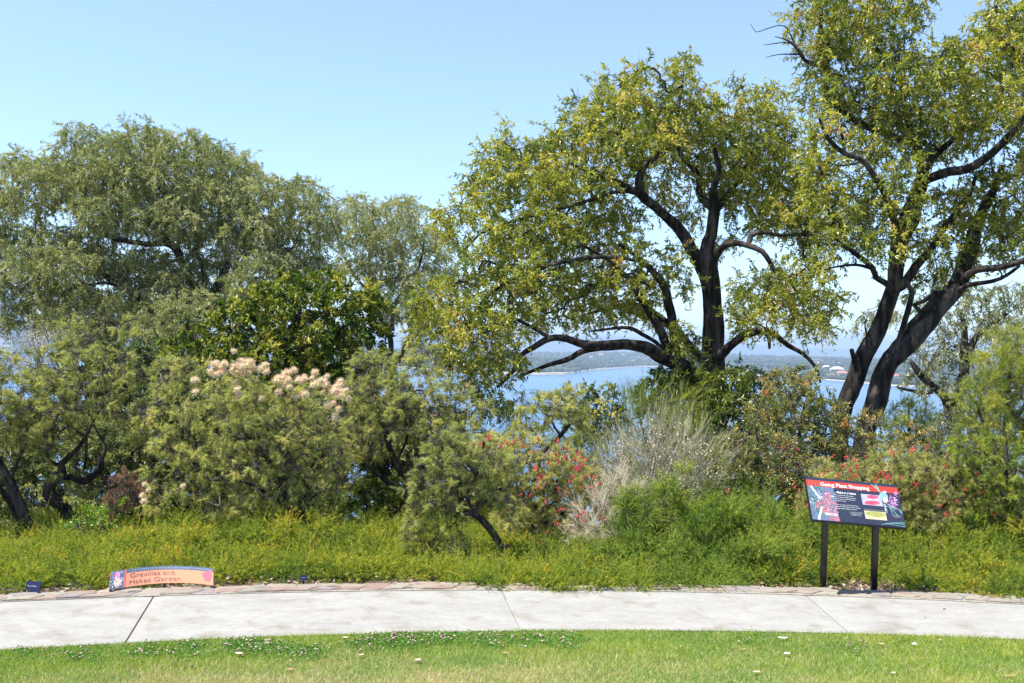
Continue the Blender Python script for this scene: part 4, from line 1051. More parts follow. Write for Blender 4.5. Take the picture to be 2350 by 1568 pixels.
plant('dry_shrub', 'soft hazy pale grey tuft of dry stems in front of the cream seed heads', 'shrub', 11.4,
      [[(1390, 1270, 3), (1388, 1220, 2.5), (1385, 1180, 2), (1400, 1130, 1)], [(1389, 1230, 2), (1345, 1190, 1.5), (1330, 1180, 1)], [(1388, 1220, 2), (1430, 1150, 1.5), (1450, 1110, 1)]],
      [(1345, 1190, 24, 24), (1385, 1165, 30, 30), (1330, 1215, 24, 18), (1420, 1130, 30, 30), (1400, 1200, 36, 24), (1440, 1160, 30, 30), (1360, 1230, 34, 18)],
      M['straw'], M['twigpale'], 'needle', .13, .5, **{**wk, 'tint': (.80, .15), 'Ls': .2, 'L': .09, 'Wd': .0028, 'm': 22, 'droop': -.5, 'tuft': .7, 'spurs': 60})
plant('pine_shrub', 'soft green pine like shrub rising at the right edge', 'shrub', 13.0,
      [[(2310, 1180, 8), (2308, 1080, 7), (2306, 980, 6), (2315, 880, 4), (2320, 800, 2)], [(2308, 1060, 5), (2260, 980, 4), (2240, 920, 2)], [(2307, 1000, 4), (2350, 930, 3), (2370, 860, 2)]],
      [(2320, 790, 40, 28), (2290, 830, 40, 30), (2345, 840, 40, 34), (2300, 880, 50, 34), (2240, 910, 36, 26), (2340, 910, 44, 40), (2290, 950, 50, 34), (2350, 990, 40, 44), (2240, 960, 30, 24), (2290, 1010, 44, 34), (2400, 860, 50, 80), (2400, 980, 50, 80), (2480, 900, 60, 90), (2560, 960, 70, 90)],
      M['pine'], M['bark2'], 'needle', .15, .8, **{**gk, 'Ls': .16, 'L': .07, 'Wd': .0048, 'droop': -.4, 'spurs': 200, 'tint': (.50, .22), 'm': 38, 'keep': 1.7})
plant('pine_shrub', 'small round bluish green pine like shrub beside the river right of the trunks', 'shrub', 15.2,
      [[(2090, 1110, 6), (2088, 1040, 5), (2086, 970, 3), (2085, 930, 2)], [(2088, 1030, 3), (2060, 980, 2)], [(2088, 1020, 3), (2120, 970, 2)]],
      [(2080, 940, 34, 20), (2110, 950, 34, 22), (2060, 970, 34, 24), (2100, 985, 50, 26), (2140, 985, 26, 22), (2060, 1010, 30, 20), (2120, 1020, 36, 20)],
      M['pine'], M['bark2'], 'needle', .15, .6, **{**gk, 'Ls': .16, 'L': .075, 'Wd': .0055, 'droop': -.4, 'spurs': 60, 'tint': (.38, .2), 'm': 24})
plant('mixed_shrub', 'silvery leaved shrub with rusty tips between the small pine and the right edge', 'shrub', 13.6,
      [[(2190, 1160, 5), (2188, 1090, 4), (2180, 1030, 3), (2175, 980, 2)], [(2188, 1090, 3), (2230, 1030, 2), (2250, 990, 1)], [(2188, 1090, 3), (2140, 1050, 2), (2120, 1030, 1)]],
      [(2190, 960, 36, 20), (2160, 1000, 40, 24), (2220, 990, 40, 26), (2190, 1040, 50, 26), (2250, 1030, 40, 26), (2140, 1050, 36, 20), (2230, 1070, 40, 24)],
      M['gum'], M['twig'], 'leaf', .15, .6, **{**rk, 'L': .05, 'Wd': .017, 'tint': (.5, .3)})
plant('slanting_shrub', 'olive needle shrub with slanting branches at the right edge above the low hedge', 'shrub', 11.2,
      [[(2400, 1260, 7), (2350, 1190, 6), (2290, 1120, 5), (2230, 1060, 4), (2190, 1010, 2)], [(2360, 1200, 5), (2330, 1110, 4), (2310, 1040, 3), (2300, 970, 2)], [(2380, 1230, 5), (2300, 1190, 3), (2230, 1140, 2)]],
      [(2200, 1020, 34, 24), (2250, 1040, 40, 26), (2230, 1085, 40, 26), (2300, 1010, 36, 26), (2290, 1080, 50, 34), (2340, 1050, 40, 40), (2280, 1135, 46, 26), (2340, 1130, 44, 36), (2390, 1100, 40, 60), (2340, 1190, 40, 24), (2450, 1120, 60, 60), (2530, 1140, 70, 60), (2620, 1150, 70, 60)],
      M['broom'], M['twig'], 'needle', .12, .6, **{**gk, 'L': .04, 'tint': (.58, .26), 'spurs': 200})
plant('bright_shrub', 'low shrub of small bright green leaves below the twisted trunk', 'shrub', 11.7,
      [[(205, 1280, 3), (205, 1240, 2.5), (215, 1200, 2)], [(205, 1250, 2), (160, 1220, 1.5)], [(205, 1250, 2), (255, 1210, 1.5)]],
      [(200, 1195, 30, 20), (160, 1220, 30, 18), (240, 1200, 24, 24), (210, 1235, 60, 20), (265, 1225, 24, 20), (140, 1245, 30, 14), (255, 1175, 16, 14)],
      M['bright'], M['twig'], 'leaf', .11, .35, **{**rk, 'L': .034, 'Wd': .017, 'spurs': 40})
plant('dead_shrub', 'dead brown grevillea branch hanging between the twisted trunk and the cream flowered shrub', 'shrub', 11.9,
      [[(275, 1250, 7), (290, 1220, 6), (325, 1180, 5), (310, 1140, 3), (290, 1110, 2)], [(320, 1185, 2), (270, 1175, 2), (250, 1180, 1)]],
      [(290, 1105, 24, 20), (280, 1135, 28, 24), (300, 1150, 24, 20), (265, 1170, 26, 14), (310, 1120, 16, 16)],
      M['brown'], M['bark2'], 'needle', .11, .3, **{**gk, 'tint': (.5, .3), 'spurs': 120})
plant('leafy_bush', 'dim twiggy bush filling the space behind the twisted grevillea', 'shrub', 14.6,
      [[(120, 1260, 5), (120, 1180, 4), (110, 1110, 3), (100, 1050, 2)], [(120, 1190, 3), (220, 1110, 3), (280, 1060, 2)], [(120, 1200, 3), (40, 1120, 3), (0, 1080, 2)]],
      [(40, 1060, 60, 44), (130, 1060, 60, 44), (220, 1060, 60, 44), (300, 1070, 50, 50), (30, 1130, 60, 44), (120, 1140, 70, 44), (220, 1140, 70, 44), (310, 1150, 50, 40), (40, 1190, 60, 34), (130, 1200, 70, 34), (340, 1200, 50, 30), (230, 1000, 60, 40), (330, 1000, 50, 50), (240, 1210, 70, 30), (-40, 1100, 60, 90), (360, 930, 40, 40), (60, 1000, 60, 30)],
      M['weep'], M['twig'], 'leaf', .17, .8, **{**rk, 'L': .07, 'Wd': .026, 'tint': (.30, .25), 'spurs': 1600, 'spurl': .5, 'm': 26})
plant('leafy_bush', 'dark broad leaved bush in the shaded hollow under the rounded grevillea', 'shrub', 13.4,
      [[(880, 1270, 5), (880, 1200, 4), (870, 1150, 3), (865, 1110, 2)], [(880, 1210, 3), (920, 1160, 2)], [(880, 1210, 3), (830, 1160, 2)]],
      [(850, 1120, 46, 26), (900, 1130, 44, 26), (840, 1165, 50, 26), (900, 1175, 46, 26), (870, 1200, 60, 20), (800, 1170, 40, 24), (760, 1160, 40, 24)],
      M['glossy'], M['twig'], 'leaf', .15, .5, **{**rk, 'L': .055, 'Wd': .026, 'tint': (.28, .2), 'spurs': 100})
plant('bare_shrub', 'nearly leafless pale twiggy sapling at the left edge in front of the river', 'shrub', 20.0,
      [[(120, 1000, 4), (105, 900, 3.5), (92, 850, 3), (80, 800, 2), (70, 760, 1)], [(98, 870, 2.5), (60, 830, 2), (20, 800, 1)], [(90, 840, 2), (110, 790, 1.6), (95, 750, 1)]],
      [(60, 790, 50, 30), (110, 780, 40, 34), (40, 830, 40, 24), (100, 830, 50, 24)],
      M['weep'], M['twigpale'], 'leaf', .22, .6, k=3, Ls=.3, m=3, L=.08, Wd=.015, droop=.6, rt=.004, spurs=350, jit=.2, stemr=.0035)

lb = {**rk, 'L': .085, 'Wd': .042, 'spurs': 500, 'm': 24}
plant('leafy_bush', 'dull green bush filling the gap low behind the cream flowered grevillea', 'shrub', 15.5,
      [[(560, 1300, 5), (560, 1220, 4), (540, 1130, 3), (530, 1050, 2)], [(560, 1230, 3), (660, 1130, 3), (700, 1060, 2)], [(560, 1230, 3), (440, 1130, 3), (400, 1060, 2)]],
      [(420, 1030, 70, 50), (540, 1030, 80, 50), (660, 1020, 80, 50), (400, 1110, 80, 50), (520, 1120, 80, 50), (640, 1110, 80, 50), (740, 1080, 60, 60), (440, 1190, 90, 40), (600, 1190, 90, 40), (740, 1170, 60, 50), (780, 1010, 60, 60), (380, 950, 60, 50), (460, 940, 50, 40), (800, 930, 50, 44), (340, 1000, 50, 60), (600, 960, 80, 40), (700, 960, 60, 40)],
      M['filler'], M['twig'], 'leaf', .19, .8, **{**lb, 'tint': (.5, .25)})
plant('leafy_bush', 'dull green bush filling the gap low behind the rounded grevillea and the leaning brown stem', 'shrub', 15.8,
      [[(970, 1300, 5), (970, 1220, 4), (960, 1130, 3), (950, 1060, 2)], [(970, 1230, 3), (1060, 1140, 3), (1110, 1080, 2)], [(970, 1230, 3), (880, 1140, 3), (850, 1060, 2)]],
      [(860, 1020, 60, 50), (950, 1030, 70, 50), (1040, 1050, 60, 44), (900, 1110, 70, 50), (1000, 1120, 70, 50), (1090, 1120, 60, 44), (1150, 1150, 50, 40), (930, 1190, 80, 36), (1050, 1190, 80, 40), (840, 950, 50, 40), (920, 960, 60, 44), (1000, 980, 60, 40), (1130, 1080, 40, 34), (1200, 1200, 60, 36), (1290, 1210, 60, 36)],
      M['filler'], M['twig'], 'leaf', .19, .8, **{**lb, 'tint': (.5, .25)})
plant('leafy_bush', 'grey green bush between the red flowered shrub and the mound, behind the dry stems', 'shrub', 15.0,
      [[(1480, 1300, 4), (1480, 1220, 4), (1480, 1150, 3), (1480, 1100, 2)], [(1480, 1230, 3), (1400, 1160, 2)], [(1480, 1230, 3), (1570, 1150, 2)]],
      [(1400, 1120, 60, 40), (1480, 1100, 70, 44), (1570, 1110, 70, 44), (1650, 1130, 60, 44), (1430, 1180, 70, 36), (1560, 1180, 80, 36)],
      M['filler'], M['twig'], 'leaf', .19, .7, **{**lb, 'tint': (.55, .25)})
plant('leafy_bush', 'grey green bush low behind the red flowers above the information board', 'shrub', 14.6,
      [[(2060, 1300, 4), (2060, 1220, 4), (2060, 1140, 3), (2060, 1090, 2)], [(2060, 1230, 3), (1960, 1160, 2), (1900, 1110, 1.5)], [(2060, 1230, 3), (2180, 1150, 2), (2260, 1100, 1.5)]],
      [(1930, 1120, 60, 40), (2010, 1110, 50, 30), (2090, 1110, 60, 34), (2180, 1100, 60, 40), (2270, 1100, 60, 50), (1960, 1170, 80, 36), (2100, 1170, 80, 36), (2230, 1170, 80, 40), (2320, 1160, 60, 50), (1840, 1140, 50, 40)],
      M['filler'], M['twig'], 'leaf', .18, .7, **{**lb, 'tint': (.6, .25)})

plant('leafy_bush', 'dark undergrowth below the broad weeping tree, behind the grevilleas at the left', 'shrub', 20.0,
      [[(330, 1150, 6), (325, 1020, 5), (315, 920, 4), (310, 850, 2)], [(328, 1050, 4), (240, 930, 3), (200, 850, 2)], [(328, 1050, 4), (460, 940, 3), (560, 880, 2)]],
      [(190, 810, 60, 36), (290, 830, 70, 40), (390, 840, 70, 40), (170, 890, 70, 44), (270, 910, 80, 44), (370, 920, 80, 44), (470, 890, 70, 40), (560, 900, 70, 40), (660, 910, 70, 40), (760, 900, 60, 40), (830, 920, 50, 44), (230, 980, 90, 44), (350, 1000, 90, 44), (480, 980, 90, 44), (620, 990, 90, 44), (760, 990, 80, 44), (120, 960, 60, 40)],
      M['filler'], M['twig'], 'leaf', .26, .9, **{**lb, 'L': .11, 'Wd': .05, 'Ls': .22, 'tint': (.30, .2)})

# ------------------------------------------------------------------ low hedge of prostrate shrubs along the path
def low_shrub(label, bumps, mat, dens=1050, m=52, Ls=.15, nl=.020, nw=.0046, tint=(.5, .22), spill=EDGE * .5):
    global rng
    rng = np.random.default_rng(hash_name(label))
    cs = []
    for (u, vt, ru, D, rd) in list(bumps) + [(b[0] + 15, b[1] - 1, b[2], b[3] + .75, b[4]) for b in bumps if b[3] > 10.85] + [(b[0] - 20, b[1] - 3, b[2], b[3] + 1.5, b[4]) for b in bumps if b[3] > 10.95]:
        top = W(u, vt, D)
        cs.append((top[0] + rng.normal(0, .03), D, max(.08, (top[2] - .03) * rng.uniform(.82, 1.12)), ru / F * D * rng.uniform(.85, 1.1), rd * rng.uniform(.75, 1)))
    cx = np.mean([c[0] for c in cs]); cy_ = np.mean([c[1] for c in cs])
    root = empty('low_shrub', (cx, cy_, 0)); tag(root, label, 'shrub', 'low needle leaved shrubs along the path')
    P, Dr, HD = [], [], []
    NS = 34
    for (x, y, h, rx, ry) in cs:
        n = int(dens / NS * math.pi * rx * ry * (1 + 1.2 * h)) + 4         # rounded heads of shoots, each with its own light and dark side
        a = rng.uniform(0, 2 * np.pi, n); r = np.sqrt(rng.uniform(0, 1, n))
        lump_ = 1 + .16 * np.sin(a * 3 + x * 9) + .12 * np.sin(a * 5 + y * 7)
        px, py = x + rx * r * np.cos(a) * lump_, y + ry * r * np.sin(a) * lump_
        hz = h * np.maximum(0.02, 1 - r ** 2.4) ** .6
        hz = hz * (1.02 + .46 * np.sin(px * 8 + y * 3 + 2 * np.sin(px * 3)) * np.sin(py * 9 - x * 5) + .12 * np.sin(px * 21 + py * 17))
        rad = rng.uniform(.07, .17, n)
        z = np.maximum(hz * rng.uniform(.1, 1, n) ** .3 - rad * .9, -.03)
        d = norm(np.stack([np.cos(a) * r * .9, np.sin(a) * r * .9 - .2, np.full(n, .62)], -1) + rng.normal(0, .25, (n, 3)))
        dd = norm(d[:, None] * .95 + np.array([0, 0, .25]) + norm(rng.normal(0, 1, (n, NS, 3))))
        pp = np.stack([px, py, z], -1)[:, None] + dd * (rad[:, None, None] * rng.uniform(.3, 1, (n, NS, 1)))
        pp, dd = pp.reshape(-1, 3), dd.reshape(-1, 3)
        ok = pp[:, 1] > fy(pp[:, 0]) + spill + .05 * np.sin(pp[:, 0] * 7)
        P.append(pp[ok]); Dr.append(dd[ok]); HD.append(np.repeat(rng.normal(0, .6, n), NS)[ok])
    hd = np.concatenate(HD)
    P, Dr = np.vstack(P), np.vstack(Dr)
    n = len(P)
    L = Ls * rng.uniform(.55, 1.3, n)
    tips = rng.uniform(0, 1, n) < .06
    L[tips] *= rng.uniform(1.3, 2.8, tips.sum())
    Dr[tips] = norm(Dr[tips] + np.array([0, 0, .7]))
    t = rng.uniform(.05, 1, (n, m))
    curl = rng.normal(0, .25, (n, 1, 3)) + np.array([0, 0, -.12])
    q = P[:, None] + Dr[:, None] * (L[:, None] * t)[..., None] + curl * (L[:, None] * t ** 2)[..., None]
    d = norm(Dr[:, None] * (.30 + .5 * t[..., None] ** 3) + curl * t[..., None] * .5 + rng.normal(0, .62, (n, m, 3)))
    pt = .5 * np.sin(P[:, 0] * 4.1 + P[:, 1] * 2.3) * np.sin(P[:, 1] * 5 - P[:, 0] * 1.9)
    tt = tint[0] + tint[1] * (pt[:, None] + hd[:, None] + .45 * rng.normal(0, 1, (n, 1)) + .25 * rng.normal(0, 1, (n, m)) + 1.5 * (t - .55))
    mb = MB()
    needles(mb, q.reshape(-1, 3), d.reshape(-1, 3), nl * rng.uniform(.6, 1.3, n * m), nw * rng.uniform(.7, 1.3, n * m), np.clip(tt, 0, 1).ravel())
    mb.obj('foliage', mat, root)
    mb = MB()
    mid = P + Dr * L[:, None] * .5 + curl[:, 0] * L[:, None] * .25
    end = P + Dr * L[:, None] + curl[:, 0] * L[:, None]
    sel = rng.uniform(0, 1, n) < .3
    tubes(mb, np.stack([P - Dr * .04, mid, end], 1)[sel], np.full((sel.sum(), 3), .0017) * np.array([1, .7, .3]), 3)
    # woody runners from the root
    k = 40
    e = P[rng.integers(0, n, k)]
    b0 = np.array([cx, cy_, -.02]) + rng.normal(0, 1, (k, 3)) * np.array([.5, .12, 0])
    tubes(mb, np.stack([b0, (b0 + e) / 2 + np.array([0, 0, .05]), e], 1), np.full((k, 3), .006) * np.array([1, .7, .4]), 4)
    mb.obj('stems', M['twig'], root)
    return root


low_shrub('yellow green prostrate shrub behind the arched garden sign and the small navy label', [(-330, 1275, 130, 10.6, .7), (-200, 1285, 130, 10.4, .7), (-90, 1275, 120, 10.9, .6), (50, 1288, 110, 10.8, .5), (150, 1268, 100, 11.0, .5), (250, 1243, 90, 11.0, .5), (340, 1220, 90, 11.1, .6), (430, 1203, 80, 11.1, .6), (110, 1312, 130, 10.4, .36), (300, 1292, 120, 10.5, .42), (430, 1275, 80, 10.6, .42), (0, 1322, 120, 10.2, .32), (210, 1325, 90, 10.25, .26), (380, 1318, 90, 10.3, .26), (-80, 1335, 110, 9.75, .3), (40, 1334, 100, 9.7, .28), (150, 1332, 100, 9.8, .28), (280, 1326, 100, 9.95, .26), (420, 1322, 90, 10.05, .24)], M['mat'])
low_shrub('yellow green prostrate shrub spreading under the cream flowered grevillea right of the arched sign', [(520, 1195, 80, 11.2, .6), (610, 1182, 70, 11.3, .5), (710, 1192, 80, 11.2, .5), (810, 1220, 80, 11.2, .5), (890, 1238, 70, 11.1, .5), (955, 1265, 50, 10.9, .45), (560, 1262, 110, 10.6, .5), (700, 1272, 110, 10.6, .5), (840, 1285, 100, 10.6, .45), (540, 1318, 90, 10.3, .26), (680, 1318, 90, 10.3, .26), (820, 1322, 90, 10.3, .26), (930, 1322, 70, 10.35, .25)], M['mat'], tint=(.5, .22))
low_shrub('yellow green prostrate shrub spilling over the stone edging in the middle of the path', [(1060, 1285, 60, 10.8, .5), (1140, 1275, 70, 10.9, .4), (1250, 1264, 80, 10.9, .5), (1340, 1255, 70, 10.8, .5), (1000, 1318, 60, 10.4, .3), (1020, 1232, 70, 11.5, .4), (950, 1225, 60, 11.7, .4), (1150, 1245, 90, 11.8, .4), (1110, 1305, 80, 10.35, .4), (1230, 1305, 90, 10.2, .42), (1340, 1302, 80, 10.2, .42), (1440, 1312, 60, 10.25, .36), (1160, 1330, 80, 10.05, .22), (1290, 1332, 80, 10.0, .22), (1400, 1333, 60, 10.05, .2), (1120, 1338, 60, 9.85, .2), (1230, 1340, 70, 9.8, .2), (1340, 1342, 60, 9.8, .2), (1440, 1338, 50, 9.85, .2)], M['mat'], tint=(.46, .22), spill=-.01)
low_shrub('highest green mounded shrub between the pale dry tuft and the information board', [(1420, 1205, 50, 10.9, .5), (1480, 1150, 60, 11.1, .6), (1555, 1120, 65, 11.2, .6), (1650, 1120, 75, 11.2, .6), (1740, 1138, 75, 11.2, .6), (1820, 1168, 60, 11.2, .5), (1500, 1225, 80, 10.6, .45), (1610, 1215, 90, 10.6, .45), (1720, 1235, 70, 10.6, .4), (1850, 1195, 50, 11.1, .5), (1790, 1240, 60, 10.7, .4), (1870, 1240, 40, 10.8, .4), (1420, 1260, 60, 10.6, .35), (1540, 1290, 80, 10.3, .3), (1650, 1290, 70, 10.35, .3), (1520, 1335, 60, 9.95, .2), (1620, 1330, 60, 10.0, .2)], M['mound'], tint=(.5, .22), spill=.08)
low_shrub('olive needle shrub directly behind the two posts of the information board', [(1780, 1240, 60, 10.8, .5), (1860, 1210, 65, 11.1, .5), (1950, 1197, 75, 11.2, .5), (2040, 1202, 75, 11.2, .5), (1810, 1300, 70, 10.5, .32), (1920, 1280, 80, 10.6, .4), (2030, 1285, 60, 10.6, .4), (1740, 1310, 50, 10.45, .26)], M['mat'], tint=(.46, .22))
low_shrub('olive needle shrub at the right edge of the path right of the information board', [(2130, 1197, 75, 11.2, .5), (2230, 1190, 75, 11.1, .6), (2320, 1197, 75, 11.0, .6), (2140, 1270, 75, 10.6, .4), (2250, 1255, 85, 10.5, .45), (2350, 1265, 75, 10.4, .45), (2290, 1320, 70, 10.2, .26), (2190, 1318, 60, 10.35, .26), (2130, 1325, 60, 10.1, .24), (2240, 1328, 80, 9.95, .26), (2350, 1335, 80, 9.8, .28), (2450, 1250, 90, 10.5, .6), (2560, 1240, 100, 10.5, .7), (2680, 1250, 100, 10.4, .7), (2460, 1340, 80, 9.7, .28)], M['mat'], tint=(.48, .22))


# ------------------------------------------------------------------ flower heads, each a part of its shrub
def brush(n, L, rad, hair, wd, seed, ball=False):
    """a flower head: fine styles standing off a short axis"""
    global rng
    rng = np.random.default_rng(seed)
    mb = MB()
    if ball:
        d = norm(rng.normal(0, 1, (n, 3)) + [0, 0, .25]); pos = d * rad * .35
        needles(mb, pos, d, hair * rng.uniform(.7, 1.2, n), wd, np.clip(rng.normal(.62, .3, n) , 0, 1))
        v, f = subdiv(LV, LF); mb.add(v * rad * .5, f, .3)
    else:
        t = rng.uniform(0, 1, n); a = rng.uniform(0, 6.28, n)
        d = np.stack([np.cos(a), np.sin(a), np.full(n, .35)], -1)
        pos = np.stack([np.zeros(n), np.zeros(n), (t - .5) * L], -1) + d * rad * .2
        needles(mb, pos, d + rng.normal(0, .3, (n, 3)), hair * (1 - .6 * t) * rng.uniform(.7, 1.2, n), wd, rng.uniform(0, 1, n))
        v, f = LV * np.array([rad * .45, rad * .45, L * .55]), LF; mb.add(v, f, .4)
    me = mb.mesh('flower_head')
    return me


redm = leaf_mat('red_flower', [(0, (.42, .02, .028)), (.6, (.55, .07, .075)), (1, (.60, .22, .19))], .3, .5, .3, (1.1, 1, 1))
creamm = leaf_mat('cream_flower', [(0, (.72, .69, .34)), (.5, (.76, .69, .44)), (.7, (.74, .50, .40)), (1, (.62, .25, .24))], .42, .6, .3, (1.05, 1, .9))
yellowm = leaf_mat('yellow_flower', [(0, (.60, .42, .02)), (1, (.75, .58, .06))], .3, .6, .3, (1.05, 1, .9))
reds = [brush(60, .085, .02, .038, .008, s) for s in (1, 2, 3)]
creams = [brush(190, 0, .055, .045, .0065, s, True) for s in (4, 5, 6)]
yellows = [brush(40, 0, .022, .022, .007, s, True) for s in (7, 8)]
for me in reds: me.materials.append(redm)
for me in creams: me.materials.append(creamm)
for me in yellows: me.materials.append(yellowm)


def put_flowers(root, pts, meshes, D, dj, sc=(.5, .85), tilt=.5):
    r_ = np.random.default_rng(len(pts))
    for (u, v) in pts:
        p = W(u, v, D + r_.uniform(-dj, dj)) - np.array(root.location)
        o = link('flower_head', meshes[int(r_.integers(len(meshes)))], root)
        o.location = p
        s = r_.uniform(*sc); o.scale = (s, s, s * r_.uniform(.85, 1.2))
        o.rotation_euler = (r_.normal(0, tilt), r_.normal(0, tilt), r_.uniform(0, 6.28))


pa = [(190, 375), (240, 330), (265, 390), (340, 385), (385, 350), (445, 350), (490, 330), (500, 380), (620, 330), (610, 410), (760, 340), (785, 400), (825, 400), (820, 455), (760, 490), (745, 440), (690, 430), (905, 430), (930, 460), (965, 475), (895, 540), (930, 510), (885, 480),
      (870, 600), (940, 610), (975, 590), (1020, 605), (845, 635), (1060, 650), (1000, 670), (930, 680), (640, 600), (600, 540), (615, 680), (650, 670), (490, 730), (560, 735), (770, 690), (780, 735), (830, 715), (670, 780), (885, 795), (775, 840), (810, 830), (740, 940), (765, 940), (675, 1005), (535, 1060), (640, 1080), (1040, 720),
      (205, 370), (225, 385), (255, 320), (275, 310), (350, 375), (395, 370), (625, 610), (660, 605), (905, 550), (890, 530), (940, 520), (510, 375), (570, 420), (200, 480), (690, 500), (820, 470)]
put_flowers(red1, [q[:2] for q in cr(1150, 1000, 2.851, pa)], reds, 11.65, .2)
put_flowers(red1, [q[:2] for q in cr(1150, 1000, 2.851, [(900, 890), (925, 880), (945, 855), (975, 885), (958, 920), (1225, 815), (1078, 905), (935, 870)])], reds, 11.15, .05)
pb = [(232, 278), (965, 280), (1025, 300), (985, 320), (1130, 280), (1245, 260), (760, 340), (610, 345), (595, 405), (680, 360), (692, 415), (640, 445), (465, 440), (445, 465), (400, 480), (685, 480), (850, 465), (875, 470), (905, 470), (940, 490), (955, 520), (830, 525), (865, 500),
      (1040, 500), (1160, 545), (1150, 555), (1300, 565), (1320, 610), (1310, 620), (1235, 625), (1385, 415), (1540, 590), (1570, 590), (1525, 635), (1660, 610), (1670, 625), (1480, 685), (1345, 725), (1395, 785), (1440, 780), (1490, 780), (1690, 740), (1630, 470), (1850, 795), (1770, 790),
      (210, 575), (245, 600), (215, 735), (305, 720), (1400, 330), (510, 330), (585, 415), (605, 340), (960, 300), (840, 480), (930, 500), (1120, 285), (550, 480), (650, 510)]
put_flowers(red2, [q[:2] for q in cr(1950, 1050, 3.074, pb)], reds, 11.15, .2)
r_ = np.random.default_rng(12)
cxs = [(480, 850), (520, 838), (560, 842), (600, 848), (640, 868), (690, 872), (735, 872), (775, 890), (790, 910)]
pc = []
for k in range(81):
    t = r_.uniform(0, len(cxs) - 1.001); i = int(t); f_ = t - i
    pc.append((cxs[i][0] * (1 - f_) + cxs[i + 1][0] * f_ + r_.normal(0, 9), cxs[i][1] * (1 - f_) + cxs[i + 1][1] * f_ + r_.normal(0, 11) + 4))
pc += [(755, 930), (770, 958), (766, 925), (778, 940), (545, 895), (552, 910), (600, 915), (540, 880), (700, 905), (536, 806), (447, 872), (448, 900), (640, 900), (680, 912)]
put_flowers(cream, pc, creams, 11.4, .2, (.7, 1.05), .6)
put_flowers(cream, [(332, 1112), (340, 1125), (326, 1138), (420, 1116), (330, 1150)], creams, 11.3, .05, (.6, .85), .6)
put_flowers(yel, [q[:2] for q in cr(1480, 880, 5.226, [(90, 830), (165, 865), (300, 760), (385, 725), (300, 840), (400, 910), (405, 935), (355, 900), (205, 910), (320, 1010), (250, 690), (340, 1030), (420, 880)])], yellows, 14.0, .1, (.8, 1.3))
# seed heads of the dry shrub: more than anyone could count
rng = np.random.default_rng(31)
ii = rng.integers(0, len(dcl), 900)
q = dcl[ii] + rng.normal(0, .10, (900, 3)) + np.array([0, -.06, .12])
q = q[q[:, 2] > 2.4 - 345 / F * 12]
n = len(q)
V = q[:, None] + LV[None] * rng.uniform(.005, .012, (n, 1, 1))
mb = MB(); mb.add(V.reshape(-1, 3), ((np.arange(n) * 12)[:, None, None] + LF[None]).reshape(-1, 3), np.repeat(rng.uniform(0, 1, n), 12))
mb.obj('seed_heads', tint_mat('seed_head', [(0, (.42, .33, .22)), (1, (.70, .60, .45))], .8), dry)['kind'] = 'stuff'


# ------------------------------------------------------------------ signs
_pm = {}


def paint(c, rough=.4):
    k = tuple(round(x, 3) for x in c)
    if k not in _pm:
        _pm[k] = plain('paint', c, .6, .15)
    return _pm[k]


def text_mesh(s, offset=0.0):
    cu = bpy.data.curves.new('lettering', 'FONT')
    cu.body = s; cu.size = 1; cu.resolution_u = 3; cu.offset = offset
    ob = bpy.data.objects.new('lettering', cu)
    C.objects.link(ob)
    bpy.context.view_layer.update()
    me = bpy.data.meshes.new_from_object(ob.evaluated_get(bpy.context.evaluated_depsgraph_get()))
    v = np.empty(len(me.vertices) * 3, np.float32); me.vertices.foreach_get('co', v)
    v = v.reshape(-1, 3)[:, :2].astype(float)
    me.calc_loop_triangles()
    f = np.array([t.vertices[:] for t in me.loop_triangles])
    bpy.data.objects.remove(ob); bpy.data.curves.remove(cu); bpy.data.meshes.remove(me)
    return v, f


def fit_text(s, x0, y0, w, h, offset=0.0, aspect=None):
    """text laid from (x0, baseline y0) w wide, cap height h; y grows upward"""
    v, f = text_mesh(s, offset)
    v[:, 0] = (v[:, 0] - v[:, 0].min()) / np.ptp(v[:, 0]) * w + x0
    v[:, 1] = v[:, 1] / .72 * h + y0
    return v, f


